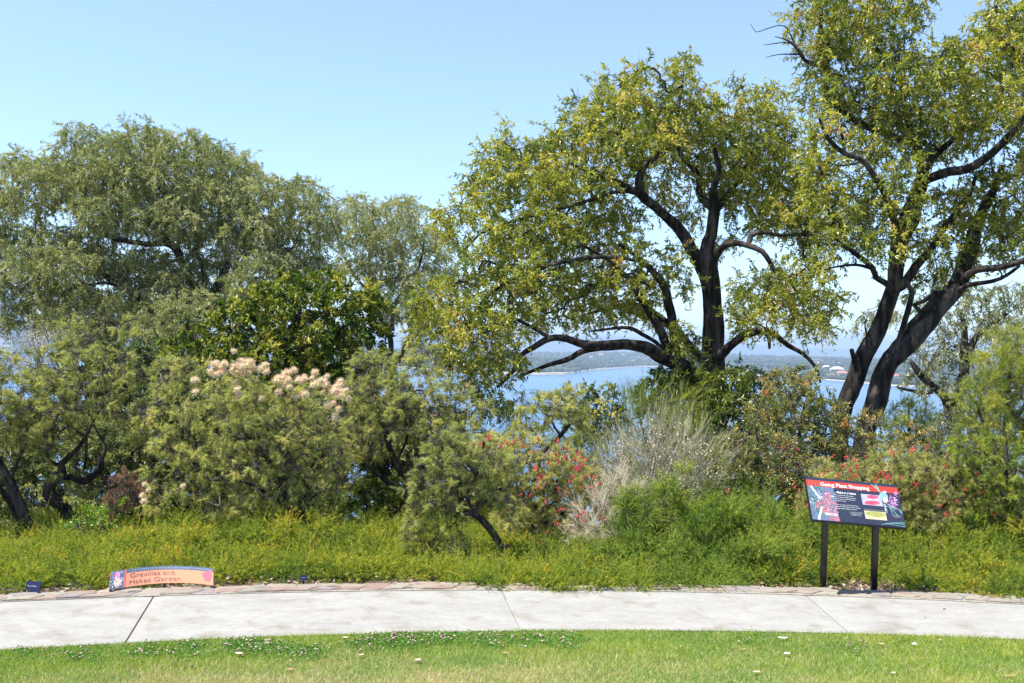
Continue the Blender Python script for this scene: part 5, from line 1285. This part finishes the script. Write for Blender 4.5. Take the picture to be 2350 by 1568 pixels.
def information_board():
    cx, cz_, yaw, tilt, roll, wl, hl = 3.3895, .9295, .2209, .5705, -.1101, .986, .4645      # fitted to the four corners in the photograph
    n0 = np.array([math.sin(yaw), -math.cos(yaw), 0]); e0 = np.array([math.cos(yaw), math.sin(yaw), 0])
    f0 = math.cos(tilt) * np.array([0, 0, 1.0]) - math.sin(tilt) * n0
    ex = e0 * math.cos(roll) + f0 * math.sin(roll); ey = -e0 * math.sin(roll) + f0 * math.cos(roll)
    nn = np.cross(ex, ey)
    BL = np.array([cx, 9.75, cz_]) - ex * wl / 2 - ey * hl / 2
    BR = BL + ex * wl
    post = []
    for (u0, v0) in ((1888, 1352), (2005, 1357)):
        post.append(G(u0, v0, .0))
    root = empty('information_board', ((BL + BR) / 2 * [1, 1, 0]))
    tag(root, 'tilted information board on two black posts headed Going Plant Shopping with plant pictures', 'sign')
    P = lambda s, t, off=0.0: BL + ex * (s * wl) + ey * ((1 - t) * hl) + nn * off
    dark = plain('black_powder_coat', (.012, .012, .014), .35, .5)
    navy = plain('navy_print', (.030, .036, .064), .5, .2, .08, 6)
    mb = MB(); mb.box(P(.5, .5, -.016), (wl, hl, .030), np.stack([ex, ey, nn]))
    bo = mb.obj('board', dark, root)
    mb = MB(); mb.add([P(.004, .004, .001), P(.004, .972, .001), P(.996, .972, .001), P(.996, .004, .001)], [[0, 1, 2, 3]])
    mb.obj('printed_face', navy, bo)

    def flat(name, polys, layer, cols, parent=bo):
        """polys: list of (pts (s,t), colour index)"""
        mb_ = MB()
        for k, (pts, ci) in enumerate(polys):
            V = np.array([P(a, b, .0016 + layer * .0006 + .0000006 * k) for a, b in pts])
            if len(pts) == 4: mb_.add(V, [[0, 1, 2, 3]], .5, ci)
            else:
                c = V.mean(0); mb_.add(np.vstack([V, c]), [[i, (i + 1) % len(pts), len(pts)] for i in range(len(pts))], .5, ci)
        return mb_.obj(name, [paint(c) for c in cols], parent)

    def rect(a, b, c, d): return [(a, b), (a, d), (c, d), (c, b)]

    def oval(cx, cy_, rx, ry, rot=0, n=14):
        o = []
        for k in range(n):
            a = -2 * math.pi * k / n
            x, y = rx * math.cos(a), ry * math.sin(a)
            o.append((cx + x * math.cos(rot) - y * math.sin(rot) * hl / wl, cy_ + x * math.sin(rot) * wl / hl + y * math.cos(rot)))
        return o

    def streak(x0, y0, x1, y1, w):
        dx, dy = (x1 - x0) * wl, (y1 - y0) * hl
        l = math.hypot(dx, dy); nx, ny2 = -dy / l * w / wl, dx / l * w / hl
        return [(x0 - nx, y0 - ny2), (x0 + nx, y0 + ny2), (x1 + nx, y1 + ny2), (x1 - nx, y1 - ny2)]
    # red heading band
    flat('heading_band', [(rect(.004, .065, .996, .205), 0)], 0, [(.47, .048, .036)])
    flat('band_pattern', [(streak(.02 + .035 * k, .20, .045 + .035 * k, .07, .004), 0) for k in range(4)], 1, [(.30, .13, .11)])
    rr = np.random.default_rng(5)
    # left picture: pink flower spikes among blue green leaves
    polys = [(rect(.004, .205, .285, .972), 0)]
    cols = [(.13, .16, .24), (.03, .12, .08), (.07, .22, .16), (.11, .15, .34), (.45, .50, .56), (.48, .06, .09), (.56, .17, .18), (.62, .40, .40), (.06, .07, .10), (.45, .35, .26)]
    for _ in range(150):
        x, y = rr.uniform(.01, .15), rr.uniform(.22, .93)
        a = rr.uniform(0, 3.14)
        polys.append((oval(x, y, rr.uniform(.008, .02), rr.uniform(.008, .016), a, 6), int(rr.choice([1, 2, 3, 4, 8], p=[.27, .3, .2, .1, .13]))))
    for _ in range(40):
        x, y = rr.uniform(.14, .275), rr.uniform(.22, .95)
        polys.append((oval(x, y, rr.uniform(.008, .02), rr.uniform(.01, .02), 0, 6), int(rr.choice([0, 4, 3, 8]))))
    polys += [(streak(.045, .21, .13, .50, .010), 4), (streak(.07, .97, .13, .66, .012), 4), (streak(.15, .82, .28, .83, .012), 4)]
    for (x0, y0, x1, y1, w, n_) in ((.215, .33, .145, .80, .05, 260), (.265, .52, .225, .96, .048, 170), (.10, .55, .075, .72, .03, 60), (.26, .86, .27, .97, .03, 50)):
        for _ in range(n_):
            t = rr.uniform(0, 1); o_ = rr.uniform(-1, 1) * w / wl * (1 - .5 * abs(t - .5))
            polys.append((oval(x0 + (x1 - x0) * t + o_, y0 + (y1 - y0) * t + o_ * .15, .005, .008, 0, 5), int(rr.choice([5, 6, 7], p=[.4, .38, .22]))))
    flat('flower_picture', polys, 1, cols)
    # upper right picture: two pink flower spikes
    polys = [(rect(.575, .285, .795, .535), 0)]
    for _ in range(60):
        polys.append((oval(rr.uniform(.59, .78), rr.uniform(.30, .52), rr.uniform(.008, .014), .012, 0, 6), int(rr.choice([0, 3]))))
    for (cx, cy_, rx, ry) in ((.70, .335, .062, .045), (.68, .475, .085, .048)):
        polys.append((oval(cx, cy_, rx, ry, -.08), 1))
        for _ in range(60):
            a, r = rr.uniform(0, 6.28), rr.uniform(0, 1) ** .5
            polys.append((oval(cx + rx * r * math.cos(a), cy_ + ry * r * math.sin(a), .004, .006, 0, 5), int(rr.choice([1, 2, 4]))))
    flat('flower_picture', polys, 1, [(.34, .33, .42), (.46, .05, .11), (.54, .14, .21), (.42, .41, .48), (.50, .24, .30)])
    # lower right picture: a yellow green bush on pale sand
    polys = [(rect(.575, .625, .805, .855), 0), (rect(.575, .625, .805, .67), 3), (oval(.69, .735, .108, .055), 1)]
    for _ in range(130):
        a, r = rr.uniform(0, 6.28), rr.uniform(0, 1) ** .5
        polys.append((oval(.69 + .105 * r * math.cos(a), .73 + .062 * r * math.sin(a), .007, .009, 0, 5), int(rr.choice([1, 2, 4]))))
    flat('bush_picture', polys, 1, [(.48, .42, .28), (.28, .28, .08), (.38, .37, .14), (.10, .11, .11), (.27, .31, .08)])
    # small blue bird on a twig, pink blossom
    polys = [(streak(.71, .03, .80, .215, .003), 5), (streak(.735, .05, .80, .23, .0025), 5), (streak(.76, .03, .79, .20, .006), 5), (oval(.823, .30, .046, .105, .25), 0), (oval(.832, .375, .028, .065, .1), 1), (oval(.84, .215, .020, .048, 0), 0), (streak(.835, .19, .862, .19, .006), 2), (streak(.858, .205, .872, .212, .003), 6),
             (streak(.80, .42, .985, .60, .0035), 3), (streak(.84, .46, .93, .60, .003), 3), (streak(.87, .53, .93, .72, .003), 5), (streak(.86, .52, .88, .68, .003), 5), (streak(.81, .52, .93, .55, .003), 5)]
    for _ in range(70):
        a, r = rr.uniform(0, 6.28), rr.uniform(0, 1) ** .5
        polys.append((oval(.915 + .05 * r * math.cos(a), .39 + .13 * r * math.sin(a), .006, .009, 0, 5), int(rr.choice([4, 7]))))
    for _ in range(25):
        polys.append((oval(.965 + rr.normal(0, .012), .20 + rr.normal(0, .03), .005, .008, 0, 5), int(rr.choice([4, 7]))))
    for _ in range(34):
        polys.append((oval(.815 + rr.normal(0, .007), .555 + rr.uniform(-.08, .12), .004, .007, 0, 5), 2))
    for k in range(5):
        polys.append((streak(.965, .625, .985 + .012 * math.cos(k), .63 + .05 * math.sin(k * 1.3), .003), 5))
    flat('bird_picture', polys, 2, [(.22, .36, .55), (.72, .60, .40), (.66, .70, .72), (.36, .28, .34), (.55, .20, .50), (.16, .42, .38), (.05, .05, .06), (.74, .40, .66)])
    # teal wave pattern with dots
    polys = []
    for k, (yo, am) in enumerate(((.90, .02), (.925, .03), (.95, .022), (.885, .0))):
        pts = [(.745 + .245 * t, yo + .05 * (1 - t) ** 1.5 - am * math.sin(t * 4 + k)) for t in np.linspace(.08 * k, 1, 16)]
        for a, b in zip(pts[:-1], pts[1:]):
            if max(a[1], b[1]) < .967: polys.append((streak(*a, *b, .0016), 0))
    for t in np.linspace(0, 1, 22):
        y = .862 + .095 * (1 - t) ** 1.6
        polys.append((oval(.735 + .255 * t, y, .004, .006, 0, 6), 0))
    flat('wave_pattern', polys, 1, [(.20, .42, .42)])
    # the words
    words = [('Going Plant Shopping', .155, .182, .525, .082, .012), ('... Make it a hakea', .285, .325, .235, .048, .012)]
    small = ['Hakeas and grevilleas make excellent', 'plants for waterwise gardens, producing', 'brilliant flowers and attracting birds', 'throughout the year.', '', 'Needs pruning, they need full sun and low', 'specialised native plant fertiliser. Pruning', 'will generally encourage more flowers.']
    full = .235
    for k, s in enumerate(small):
        if s: words.append((s, .283, .375 + .0435 * k, full * len(s) / 41, .019, .0))
    for k in range(4): words.append(('botanic garden plants for waterwise gardens'[:43 - 4 * k], .415 + .004 * k, .735 + .024 * k, .14 - .012 * k, .010, 0))
    for k in range(3): words.append(('native plants of the west'[:25 - 3 * k], .865 + .012 * k, .715 + .022 * k, .095 - .012 * k, .009, 0))
    for (s, x, yb, w, h, of) in words:
        v, f = fit_text(s, x, 0, w, h, of)
        mb = MB(); mb.add(np.array([P(a, yb - b, .0032) for a, b in v]), f)
        mb.obj('lettering', paint((.82, .82, .82)), bo)
    # posts up to the underside of the board
    for (b0, (s, t)) in zip(post, ((.165, .86), (.70, .86))):
        top = P(s, t, -.034)
        ax = norm(top - b0); sx_ = norm(np.cross([0, 1, 0], ax)); sy = np.cross(ax, sx_)
        mid = (b0 + top) / 2 + ax * -.045
        mb = MB(); L = np.linalg.norm(top - b0) + .03
        h_ = .028; bv = .006
        prof = [(-h_, -h_ + bv), (-h_ + bv, -h_), (h_ - bv, -h_), (h_, -h_ + bv), (h_, h_ - bv), (h_ - bv, h_), (-h_ + bv, h_), (-h_, h_ - bv)]
        V = np.array([mid + sx_ * a + sy * b + ax * (q * L / 2) for q in (-1, 1) for a, b in prof])
        mb.add(V, [[k, (k + 1) % 8, 8 + (k + 1) % 8, 8 + k] for k in range(8)])
        mb.obj('post', dark, root)
    mb = MB(); mb.box(P(.43, .80, -.046), (wl * .66, .05, .029), np.stack([ex, ey, nn])); mb.obj('bracket', dark, root)


def project(p):
    d = p - np.array([0, 0, CZ])
    return UC + F * (d @ RV) / d[1], VH - F * (d @ UV) / d[1]


information_board()


def arched_sign():
    bot = [(250, 1354), (300, 1346), (350, 1340), (404, 1337.5), (450, 1339.5), (489, 1344)]
    top = [(255, 1312.6), (303, 1305), (350, 1300.5), (392, 1298.5), (440, 1300.5), (490, 1305)]
    ss = np.linspace(0, 1, 33)

    def along(pts):
        a = np.array(pts, float); c = np.polyfit((a[:, 0] - 370) / 120, a[:, 1], 3)
        u = np.interp(ss, np.linspace(0, 1, len(a)), a[:, 0])
        return u, np.polyval(c, (u - 370) / 120)
    ub, vb = along(bot); ut, vt = along(top)
    B = np.array([G(u, v, .075) for u, v in zip(ub, vb)])
    T = np.array([W(u, v, b[1] + .13) for u, v, b in zip(ut, vt, B)])
    Nn = norm(np.cross(np.gradient(B, axis=0), T - B))

    def S(s, t, off=0.0):
        """t: 0 top .. 1 bottom"""
        s = np.asarray(s, float)
        f = lambda A: np.stack([np.interp(s, ss, A[:, k]) for k in range(3)], -1)
        return f(T) + (f(B) - f(T)) * np.asarray(t)[..., None] + f(Nn) * off
    c = B.mean(0)
    root = empty('garden_sign', (c[0], c[1], 0))
    tag(root, 'low arched orange sign reading Grevillea and Hakea Garden at the path edge', 'sign')

    def strip(name, s0, s1, t0, t1, off, mat, n=24, back=None, parent=root):
        s = np.linspace(s0, s1, n)
        mb = MB()
        a = S(s, np.full(n, t0), off); b = S(s, np.full(n, t1), off)
        V = np.stack([a, b], 1).reshape(-1, 3)
        k = np.arange(n - 1)
        mb.add(V, np.stack([2 * k, 2 * k + 1, 2 * k + 3, 2 * k + 2], -1))
        if back is not None:
            a2 = S(s, np.full(n, t0), back); b2 = S(s, np.full(n, t1), back)
            V2 = np.stack([a2, b2], 1).reshape(-1, 3); m0 = 2 * n
            allv = np.vstack([V, V2])
            F_ = [np.stack([m0 + 2 * k, m0 + 2 * k + 2, m0 + 2 * k + 3, m0 + 2 * k + 1], -1), np.stack([2 * k, 2 * k + 2, m0 + 2 * k + 2, m0 + 2 * k], -1), np.stack([2 * k + 1, m0 + 2 * k + 1, m0 + 2 * k + 3, 2 * k + 3], -1),
                  np.array([[0, m0, m0 + 1, 1], [2 * n - 2, 2 * n - 1, m0 + 2 * n - 1, m0 + 2 * n - 2]])]
            mb.add(allv, np.vstack(F_))
        return mb.obj(name, mat, parent)
    orange = plain('orange_print', (.50, .215, .13), .75, .08)
    slate = plain('slate_print', (.085, .11, .16), .75, .08)
    pink = plain('pink_print', (.42, .11, .12), .75, .08)
    panel = strip('sign_panel', 0, 1, 0, 1, 0, orange, 33, -.008)
    strip('heading_band', .12, 1, 0, .215, .0012, slate, parent=panel)
    strip('picture', 0, .13, 0, 1, .0014, plain('blue_print', (.08, .12, .18), .75, .08), 8, parent=panel)
    strip('pink_bar', .128, .148, 0, 1, .002, pink, 4, parent=panel)
    rr = np.random.default_rng(8)
    mb = MB()
    mats = [paint((.74, .18, .36)), paint((.78, .42, .55)), paint((.80, .62, .42)), paint((.84, .76, .60)), paint((.72, .30, .28)), paint((.30, .42, .48))]
    for _ in range(170):
        q = rr.uniform()
        if q < .4: x, y, ci = .066 + rr.normal(0, .014), .27 + rr.normal(0, .10), int(rr.integers(0, 2))
        elif q < .85: x, y, ci = .074 + rr.normal(0, .018), .67 + rr.normal(0, .10), int(rr.integers(2, 5))
        else: x, y, ci = rr.uniform(.005, .12), rr.uniform(.05, .95), 5
        x, y = min(max(x, .004), .124), min(max(y, .05), .95)
        a = rr.uniform(0, 6.28); k = np.arange(5) * 2 * np.pi / 5 + a
        mb.add(S(x + .006 * np.cos(k), y + .035 * np.sin(k), .0022 + _ * .000002), [[0, 1, 2], [0, 2, 3], [0, 3, 4]], .5, ci)
    mb.obj('flower_picture', mats, panel)
    px = np.array([(.885, .36), (.98, .10), (.985, .55), (.97, .78), (.91, .80), (.895, .58)])
    mb = MB(); V = S(px[:, 0], px[:, 1], .0016); mb.add(np.vstack([V, V.mean(0)]), [[i, 6, (i + 1) % 6] for i in range(6)])
    mb.obj('pink_patch', plain('rose_print', (.42, .11, .14), .75, .08), panel)
    for (lines, mat) in (([('Grevillea and', .185, .52, .43, .26, -.006), ('Hakea Garden', .185, .88, .47, .26, -.006)], paint((.15, .08, .075))), ([('WESTERN AUSTRALIAN BOTANIC GARDEN', .19, .165, .78, .10, 0)], paint((.20, .26, .34)))):
        for (s, x, yb, w, h, of) in lines:
            v, f = fit_text(s, x, 0, w, h, of)
            mb = MB(); mb.add(S(v[:, 0], yb - v[:, 1], .0034), f)
            mb.obj('lettering', mat, panel)
    dark = plain('dark_stake', (.02, .02, .025), .5)
    for s in (.02, .5, .98):
        p0, p1 = S(np.array([s]), np.array([1.02]), -.014)[0], S(np.array([s]), np.array([.3]), -.014)[0]
        g0 = np.array([p0[0], p0[1], -.03])
        mb = MB(); tube(mb, np.array([g0, p0, p1]), np.array([.012, .012, .012]), 8); mb.obj('stake', dark, root)


arched_sign()


def plant_label(u, v, w, h, label, D, lean=.5, col=(.018, .022, .06), marks=True):
    c = W(u, v, D)
    root = empty('plant_label', (c[0], c[1], 0)); tag(root, label, 'plant label')
    ex = np.array([.985, -.17, 0]); ey = norm(np.array([0, math.sin(lean), math.cos(lean)])); nn = np.cross(ex, ey)
    mb = MB(); mb.box(c, (w, h, .006), np.stack([ex, ey, nn])); mb.obj('plate', plain('navy_plate', col, .7, .05), root)
    if marks:
        mb = MB()
        v_, f = fit_text('Grevillea', -.36 * w, 0, w * .62, h * .10)
        mb.add(np.array([c + ex * a + ey * (b + .05 * h) + nn * .0042 for a, b in v_]), f)
        mb.obj('lettering', paint((.45, .45, .5)), root)
    mb = MB(); q = c - nn * .010
    tube(mb, np.array([[q[0], q[1] + .02, -.05], q - ey * h * .3, q + ey * h * .2]), np.array([.008] * 3), 6); mb.obj('stake', plain('label_stake', (.03, .03, .035), .5), root)


plant_label(75, 1348, .155, .11, 'small navy plant label on a stake left of the arched orange sign', 9.36)
plant_label(696, 1327, .07, .045, 'tiny dark blue plant label nearly hidden in the low shrub right of the arched sign', 9.76, .35)
plant_label(1160, 1254, .11, .05, 'black plant label at the foot of the leaning brown stem', 10.75, .9, (.008, .008, .009), False)

# ------------------------------------------------------------------ turf, clover, fallen leaves, litter
rng = np.random.default_rng(77)
n = 390000
x = rng.uniform(-6.2, 6.2, n)
y = rng.uniform(0, 1, n) ** .8
y = 5.6 + (ny(x) + .006 - 5.6) * y
pn = np.sin(x * 1.7 + y * 2.1) * np.sin(y * 3.1 - x * .6) + .6 * np.sin(x * 4.3 - y * 5.2) * np.sin(y * 7 + x * 2.2) + .3 * np.sin(x * 11 + y * 9) * np.sin(y * 13 - x * 8)
dist = ny(x) - y
dry_ = np.clip((dist - .55) / .7, 0, 1) * np.clip(1.0 - .28 * np.clip(x, -1, 3), .15, 1.2)
tt = .36 + .14 * pn + rng.normal(0, .13, n)
straw_ = rng.uniform(0, 1, n) < np.clip(.12 + dry_ * (.62 + .27 * pn), 0, .85)
tt[straw_] = rng.uniform(.78, 1, straw_.sum())
tt = np.clip(tt, 0, 1)
L = rng.uniform(.014, .048, n) * (1 + .2 * pn)
d = np.stack([rng.normal(0, .5, n), rng.normal(0, .5, n), np.ones(n) * .9], -1)
mb = MB()
needles(mb, np.stack([x, y, np.full(n, .02)], -1), d, L, rng.uniform(.0028, .0048, n), tt)
gm = leaf_mat('grass_blade', [(0, (.06, .14, .012)), (.35, (.17, .26, .022)), (.65, (.29, .34, .035)), (.78, (.38, .33, .13)), (1, (.48, .39, .25))], .3, .45, .4, (1.15, 1.15, .7))
tag(mb.obj('grass', gm), 'short mown green grass with dry straw patches along the front of the path', 'grass', kind='stuff')

# clover: darker rosettes and little pale heads in drifts near the path
cps = []
for (u, v, ru, rv, k) in ((60, 1497, 60, 8, 30), (180, 1505, 70, 10, 40), (330, 1497, 60, 9, 45), (430, 1493, 60, 10, 70), (560, 1483, 50, 8, 80), (610, 1490, 60, 10, 60), (700, 1500, 60, 8, 50), (920, 1468, 70, 9, 150), (1010, 1465, 50, 7, 80), (1120, 1470, 60, 9, 80), (1220, 1472, 60, 9, 70), (1300, 1478, 50, 9, 50), (850, 1478, 60, 8, 50), (1730, 1470, 40, 6, 14), (1950, 1482, 60, 5, 10), (2080, 1472, 60, 5, 8), (2260, 1478, 40, 5, 6)):
    for _ in range(k * 2):
        g = G(u + rng.normal(0, ru * .55), v + rng.normal(0, rv * 1.3), .02)
        if g[1] < ny(g[0]) - .03: cps.append((g[0], g[1], k))
cps = np.array(cps)
n = len(cps)
mb = MB()
m_ = 10
q = np.repeat(cps[:, :2], m_, 0) + rng.normal(0, .028, (n * m_, 2))
q = np.concatenate([q, rng.uniform(.03, .046, (n * m_, 1))], 1)
d = np.concatenate([rng.normal(0, 1, (n * m_, 2)), rng.normal(.1, .25, (n * m_, 1))], 1)
leaves(mb, q, d, rng.uniform(.010, .017, n * m_), rng.uniform(.009, .014, n * m_), rng.uniform(0, 1, n * m_), .1, .1)
cm = leaf_mat('clover_leaf', [(0, (.03, .11, .012)), (1, (.10, .21, .025))], .25, .5, .4)
co = mb.obj('clover', cm)
tag(co, 'drifts of dark green clover in the turf by the path', 'clover', kind='stuff')
sel = rng.uniform(0, 1, n) < .2
fl = cps[sel][:, :2]; k = len(fl)
fp = np.concatenate([fl + rng.normal(0, .02, (k, 2)), rng.uniform(.042, .066, (k, 1))], 1)
sv, sf = subdiv(LV, LF)
rad = rng.uniform(.005, .010, (k, 1, 1))
V = fp[:, None] + sv[None] * rad * np.array([1, 1, .85]) * rng.uniform(.8, 1.15, (k, len(sv), 1))
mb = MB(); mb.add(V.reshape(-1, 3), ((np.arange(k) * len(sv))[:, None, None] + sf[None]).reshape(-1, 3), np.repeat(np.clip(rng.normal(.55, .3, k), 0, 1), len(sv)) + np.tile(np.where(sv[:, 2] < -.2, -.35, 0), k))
tag(mb.obj('clover_flowers', tint_mat('clover_flower', [(0, (.20, .12, .085)), (.5, (.33, .24, .18)), (1, (.48, .40, .32))], .8)), 'many small white and brownish clover flower heads scattered in the turf', 'clover flowers', kind='stuff')


def fallen_leaf(u, v, L, Wd, mat, label, z=.046, rot=0.3, name='fallen_leaf'):
    p = G(u, v, z)
    nseg = 7
    t = np.linspace(0, 1, nseg)
    w = Wd * np.sin(np.pi * np.clip(t * .95 + .03, 0, 1)) ** .8
    V = []
    for i in range(nseg):
        for s in (-1, 0, 1):
            V.append([(t[i] - .5) * L, s * w[i] / 2, .5 * L * (t[i] - .5) ** 2 * .9 + (.18 * w[i] if s else 0)])
    V = np.array(V)
    c, s = math.cos(rot), math.sin(rot)
    V = V @ np.array([[c, s, 0], [-s, c, 0], [0, 0, 1]])
    f = [[i * 3 + j, i * 3 + j + 1, i * 3 + j + 4, i * 3 + j + 3] for i in range(nseg - 1) for j in range(2)]
    V2 = np.vstack([V, V - [0, 0, .0012]])
    f2 = f + [[21 + a for a in q[::-1]] for q in f]
    mb = MB(); mb.add(V2, f2)
    o = link(name, mb.mesh(name), None, mat)
    o.location = p
    tag(o, label, 'leaf', 'fallen leaves in front of the path' if z < .06 else None)


pinkl = plain('pinkish_dead_leaf', (.56, .36, .26), .7, .3, .2, 60)
tanl = plain('tan_dead_leaf', (.42, .25, .15), .7, .3, .25, 60)
whl = plain('bleached_leaf', (.80, .76, .72), .7, .3, .06, 60)
drl = plain('dark_dead_leaf', (.14, .08, .05), .7, .3, .2, 60)
for a in ((792, 1464, .055, .03, pinkl, 'pinkish curled leaf among the clover just below the path left of the centre', .046, .1), (828, 1504, .06, .026, pinkl, 'pink fallen leaf standing at a slant below the clover left of the centre', .048, .8),
          (959, 1516, .055, .046, pinkl, 'pink fallen leaf lying in dry turf below the densest clover', .046, .5), (1159, 1499, .05, .02, tanl, 'tan fallen leaf below the clover right of the centre', .046, .1),
          (548, 1501, .065, .046, pinkl, 'pale pink fallen leaf below the left clover drift', .046, -.2), (665, 1537, .06, .022, tanl, 'tan leaf flat in the dry turf near the lower photo edge, left half', .046, 0),
          (1796, 1465, .085, .03, whl, 'long white bleached leaf on bright turf below the right joint of the path', .048, 0), (1806, 1501, .05, .045, whl, 'short white crumpled leaf below the long white leaf', .048, .3),
          (2023, 1478, .05, .02, pinkl, 'thin pinkish leaf in green turf right of the long white leaf', .048, -.6), (2098, 1479, .05, .04, whl, 'cupped pale leaf in green turf furthest right below the path', .048, .9),
          (1966, 1498, .05, .03, drl, 'dark curled leaf in green turf left of the cupped pale leaf', .046, .2), (2157, 1469, .04, .016, pinkl, 'tiny pinkish leaf close to the path near the right edge', .046, -.1),
          (2049, 1545, .05, .025, pinkl, 'pink leaf low in the turf below the thin pinkish leaf', .046, .4), (1736, 1543, .06, .03, pinkl, 'rosy leaf low in the dry turf under the long white leaf', .046, .2), (1705, 1491, .05, .02, tanl, 'reddish tan leaf left of the short white crumpled leaf', .046, .1),
          (2310, 1551, .16, .012, tanl, 'long straw coloured stick like leaf in the lower right turf', .046, -.1)):
    fallen_leaf(*a)
fallen_leaf(2167, 1398, .035, .02, drl, 'small brown leaf lying alone on the concrete right of the board posts', ZP + .002, .5)
fallen_leaf(2124, 1418, .022, .012, drl, 'tiny dark leaf speck on the concrete below the small brown leaf', ZP + .002, 1.1)
# leaf litter in the bed
n = 1500
x = np.concatenate([rng.uniform(-6, 6, 700), rng.uniform(2.6, 5.2, 500), rng.uniform(-6, -4, 300)])
y = np.concatenate([fy(x[:1200]) + EDGE + rng.uniform(-.02, .6, 1200), rng.uniform(10.8, 12.2, 300)])
mb = MB()
leaves(mb, np.stack([x, y, rng.uniform(.0, .03, n)], -1), np.stack([rng.normal(0, 1, n), rng.normal(0, 1, n), rng.normal(.1, .3, n)], -1), rng.uniform(.03, .075, n), rng.uniform(.012, .026, n), rng.uniform(0, 1, n), .2, .2)
tag(mb.obj('leaf_litter', tint_mat('litter', [(0, (.13, .08, .05)), (.5, (.34, .23, .16)), (1, (.58, .47, .38))], .85)), 'scattered dry brown and tan leaf litter on the mulch under the low shrubs', 'leaf litter', kind='stuff')

# ------------------------------------------------------------------ haze over the river and the far shore
hm = bpy.data.materials.new('haze'); hm.use_nodes = True
hn = hm.node_tree.nodes; hn.clear()
out = hn.new('ShaderNodeOutputMaterial'); pv = hn.new('ShaderNodeVolumePrincipled')
pv.inputs['Color'].default_value = (.57, .75, .97, 1); pv.inputs['Density'].default_value = 1.7e-4; pv.inputs['Anisotropy'].default_value = .2
hm.node_tree.links.new(pv.outputs[0], out.inputs['Volume'])
mb = MB(); mb.box((0, 8600, 70), (30000, 17400, 270))
hz = mb.obj('haze', hm); tag(hz, kind='stuff'); hz.display_type = 'WIRE'
